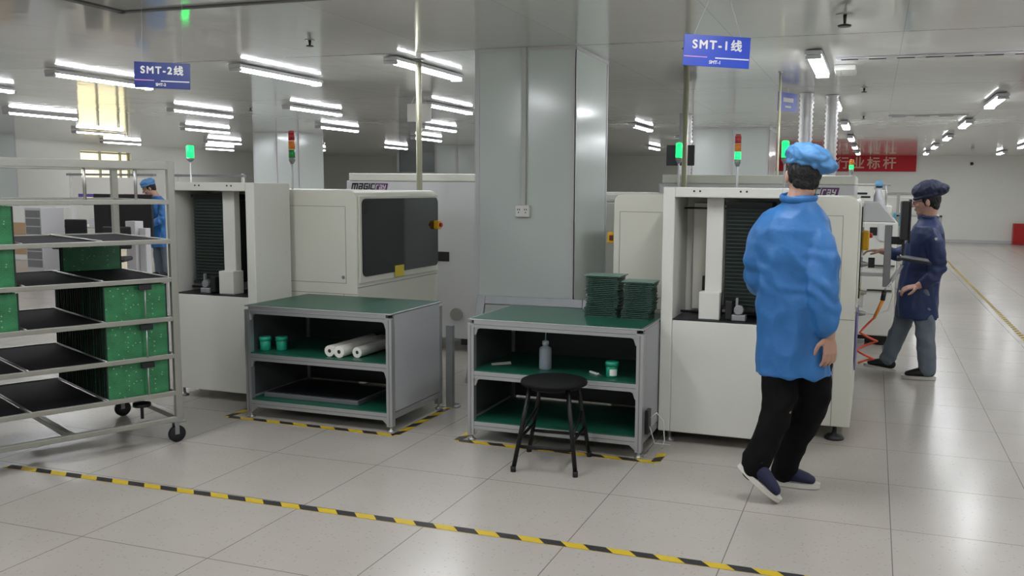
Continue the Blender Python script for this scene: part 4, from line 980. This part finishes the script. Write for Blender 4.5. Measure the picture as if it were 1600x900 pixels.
# walking worker in pale blue, seen from behind, stepping to the right
W1 = dict(head=((-.480, .355, 1.608), .42, .05, .05), neck=(-.495, .33, 1.475), capm=LBCAP, coatm=LBLUE, trm=BLACKC, shoem=SHOEN, wamp=.013, csm=4,
    cap=dict(off=(.012, -.012, .062), tilt=(.10, .16), r=(.112, .122, .060), lobe=((.055, -.05, .005), (.080, .075, .048)), amp=.013),
    coat=[(-.485, .33, .62, .185, .15, .06), (-.487, .33, .70, .183, .148), (-.495, .325, .90, .176, .142), (-.51, .32, 1.08, .170, .135), (-.515, .32, 1.22, .182, .138), (-.515, .325, 1.34, .192, .128), (-.51, .33, 1.395, .172, .105), (-.50, .33, 1.44, .115, .085), (-.495, .33, 1.485, .078, .074), (-.492, .335, 1.51, .068, .068)],
    collar=(-.492, .335, 1.498, .084, .082, .012),
    arms=[dict(pts=[(-.38, .31, 1.34), (-.345, .215, 1.10), (-.318, .205, .88), (-.312, .205, .845)], hand=((.06, .02, -1), (-.55, .8, 0), (-.8, -.3, 0), .38), s=1.0,
               sleeve=[(-.41, .315, 1.355), (-.380, .285, 1.29), (-.362, .245, 1.19), (-.352, .212, 1.08), (-.342, .205, .98), (-.335, .205, .895)], srad=[.074, .082, .080, .076, .072, .064]),
          dict(pts=[(-.66, .34, 1.36), (-.685, .32, 1.12), (-.62, .50, 1.03), (-.58, .60, 1.03)], hand=((.3, 1, .1), (0, 0, -1), (1, 0, 0), .45),
               sleeve=[(-.625, .33, 1.37), (-.655, .32, 1.30), (-.675, .31, 1.20), (-.680, .33, 1.10), (-.655, .42, 1.04), (-.60, .55, 1.03)], srad=[.066, .072, .068, .066, .062, .054])],
    legs=[dict(hip=(-.42, .36, .86), knee=(-.40, .40, .45), ankle=(-.525, .46, .09), tr=[(-.405, .35, .84), (-.395, .36, .66), (-.385, .385, .50), (-.41, .41, .40), (-.47, .44, .27), (-.51, .455, .15), (-.52, .46, .085)], trr=[.095, .094, .085, .082, .074, .070, .068], heel=(-.595, .47, .003), toe=(-.335, .47, .003), up=(0, 0, 1)),
          dict(hip=(-.55, .31, .86), knee=(-.53, .24, .45), ankle=(-.655, .185, .17), tr=[(-.555, .31, .84), (-.55, .29, .66), (-.54, .26, .50), (-.55, .245, .42), (-.59, .22, .31), (-.635, .195, .20), (-.65, .19, .16)], trr=[.085, .090, .082, .078, .072, .068, .066], heel=(-.725, .175, .165), toe=(-.515, .165, .005), up=(.62, 0, .78))])
e1, c1, b1, h1 = person((-.49, .33, 0), 'person walking right in pale blue coat and cap, black trousers, seen from behind', W1)

# worker in navy at the machine, facing left
W2 = dict(head=((.262, 3.70, 1.455), 1.57, .12, 0), neck=(.285, 3.70, 1.325), capm=NAVYC, coatm=NAVY, trm=JEANS, shoem=SHOEK, wamp=.013,
    cap=dict(off=(0, -.012, .055), tilt=(-.15, 0), r=(.105, .125, .082), c1=(0, -.01, .035), lobe=((0, -.10, .015), (.085, .075, .05)), amp=.006),
    coat=[(.235, 3.70, .50, .165, .20), (.235, 3.70, .60, .165, .20), (.245, 3.70, .80, .158, .19), (.262, 3.70, 1.0, .150, .185), (.275, 3.70, 1.12, .148, .20), (.285, 3.70, 1.20, .132, .20), (.287, 3.70, 1.26, .105, .165), (.285, 3.70, 1.30, .082, .095), (.282, 3.70, 1.34, .066, .068)],
    collar=(.28, 3.70, 1.325, .072, .074, 0),
    arms=[dict(pts=[(.30, 3.52, 1.20), (.375, 3.49, .93), (.25, 3.46, .80), (.225, 3.455, .785)], hand=((-1, 0, -.25), (0, .4, -1), (.1, -1, 0), .45), s=.95,
               sleeve=[(.30, 3.55, 1.20), (.335, 3.51, 1.12), (.355, 3.49, 1.02), (.36, 3.485, .93), (.325, 3.475, .86), (.27, 3.465, .81)], srad=[.070, .072, .068, .066, .060, .052]),
          dict(pts=[(.27, 3.88, 1.20), (.15, 3.92, .99), (-.03, 3.90, 1.02), (-.06, 3.90, 1.025)], hand=((-1, 0, .05), (0, 0, -1), (0, -1, 0), .4), s=.95,
               sleeve=[(.27, 3.86, 1.20), (.21, 3.90, 1.10), (.14, 3.92, 1.02), (.05, 3.91, 1.0), (-.005, 3.90, 1.015)], srad=[.068, .068, .064, .056, .048])],
    legs=[dict(hip=(.25, 3.61, .76), knee=(.30, 3.60, .40), ankle=(.335, 3.60, .10), tr=[(.26, 3.61, .74), (.285, 3.60, .55), (.30, 3.60, .40), (.32, 3.60, .22), (.335, 3.60, .09)], trr=[.095, .085, .078, .072, .070], heel=(.405, 3.60, .003), toe=(.135, 3.59, .003), up=(0, 0, 1)),
          dict(hip=(.22, 3.79, .76), knee=(.12, 3.80, .41), ankle=(.02, 3.80, .12), tr=[(.21, 3.79, .74), (.165, 3.80, .56), (.125, 3.80, .41), (.07, 3.80, .25), (.025, 3.80, .11)], trr=[.095, .085, .078, .070, .066], heel=(.095, 3.80, .005), toe=(-.165, 3.79, .045), up=(.15, 0, 1))])
e2, c2, b2_, h2 = person((.24, 3.70, 0), 'person in a navy coat and cap standing at the machine screen, grey jeans', W2)
mb = MB()
for q in ((.30, 3.462, 1.16), (.345, 3.415, 1.155)): pass
mb.lathe([(.011, -.004), (.011, .0)], (.335-.24, 3.425-3.70, 1.165), 14, axis='y'); mb.build('shoulder_badge', WHT, c2)
MB().lathe([(.009, -.002), (.009, .004)], (.09-.24, 3.60-3.70, .72), 12, axis='y').build('coat_button', WHT, c2)
gl = MB()
gl.tube([h2(.076, -.01, .006), h2(.07, .05, .008), h2(.052, .098, .006)], .0025, 6).tube([h2(-.076, -.01, .006), h2(-.07, .05, .008), h2(-.052, .098, .006)], .0025, 6)
for s in (-1, 1): gl.tube([h2(s*.031+.023*math.cos(g), .101, .002+.016*math.sin(g)) for g in [2*math.pi*i/16 for i in range(17)]], .002, 6)
gl.tube([h2(-.009, .103, .006), h2(.009, .103, .006)], .002, 6); gl.build('glasses', DARK, e2)

# far worker bent over the black panel
ox, oy = -11.3, 7.45
W3 = dict(head=((ox, oy, 1.455), -.75+3.14, .45, 0), neck=(ox+.09, oy+.06, 1.30), capm=LBCAP, coatm=LBLUE, trm=JEANS, shoem=SHOEK,
    cap=dict(off=(0, -.012, .062), tilt=(.1, 0), r=(.105, .118, .062)),
    coat=[(ox+.14, oy+.1, .50, .17, .19), (ox+.15, oy+.1, .80, .165, .18), (ox+.15, oy+.1, 1.0, .165, .18), (ox+.14, oy+.09, 1.14, .17, .19), (ox+.12, oy+.08, 1.22, .14, .17), (ox+.10, oy+.07, 1.28, .09, .09), (ox+.09, oy+.06, 1.33, .066, .066)],
    collar=(ox+.09, oy+.06, 1.31, .074, .074, 0),
    arms=[dict(pts=[(ox+.29, oy-.02, 1.20), (ox+.30, oy-.08, .94), (ox+.12, oy-.28, .88), (ox+.10, oy-.31, .88)], hand=((-.5, -1, 0), (0, 0, -1), (-1, 0, 0), .4), sleeve=[(ox+.27, oy, 1.19), (ox+.30, oy-.05, 1.06), (ox+.30, oy-.08, .95), (ox+.22, oy-.17, .90), (ox+.14, oy-.25, .88)], srad=[.068, .066, .062, .056, .05]),
          dict(pts=[(ox-.01, oy+.12, 1.20), (ox-.10, oy+.06, .96), (ox-.14, oy-.16, .90), (ox-.14, oy-.2, .90)], hand=((0, -1, 0), (0, 0, -1), (1, 0, 0), .4), sleeve=[(ox+.02, oy+.10, 1.19), (ox-.06, oy+.08, 1.06), (ox-.10, oy+.04, .96), (ox-.12, oy-.06, .92), (ox-.14, oy-.14, .90)], srad=[.068, .066, .062, .056, .05])],
    legs=[dict(hip=(ox+.22, oy+.08, .76), knee=(ox+.23, oy+.07, .42), ankle=(ox+.24, oy+.1, .1), tr=[(ox+.22, oy+.08, .74), (ox+.23, oy+.07, .42), (ox+.24, oy+.1, .09)], trr=[.09, .076, .068], heel=(ox+.25, oy+.17, .003), toe=(ox+.2, oy-.1, .003), up=(0, 0, 1)),
          dict(hip=(ox+.06, oy+.12, .76), knee=(ox+.04, oy+.1, .42), ankle=(ox+.04, oy+.12, .1), tr=[(ox+.06, oy+.12, .74), (ox+.04, oy+.1, .42), (ox+.04, oy+.12, .09)], trr=[.09, .076, .068], heel=(ox+.05, oy+.19, .003), toe=(ox+.0, oy-.08, .003), up=(0, 0, 1))])
person((ox+.12, oy+.08, 0), 'person in pale blue coat and cap far away behind the rack, looking down', W3)
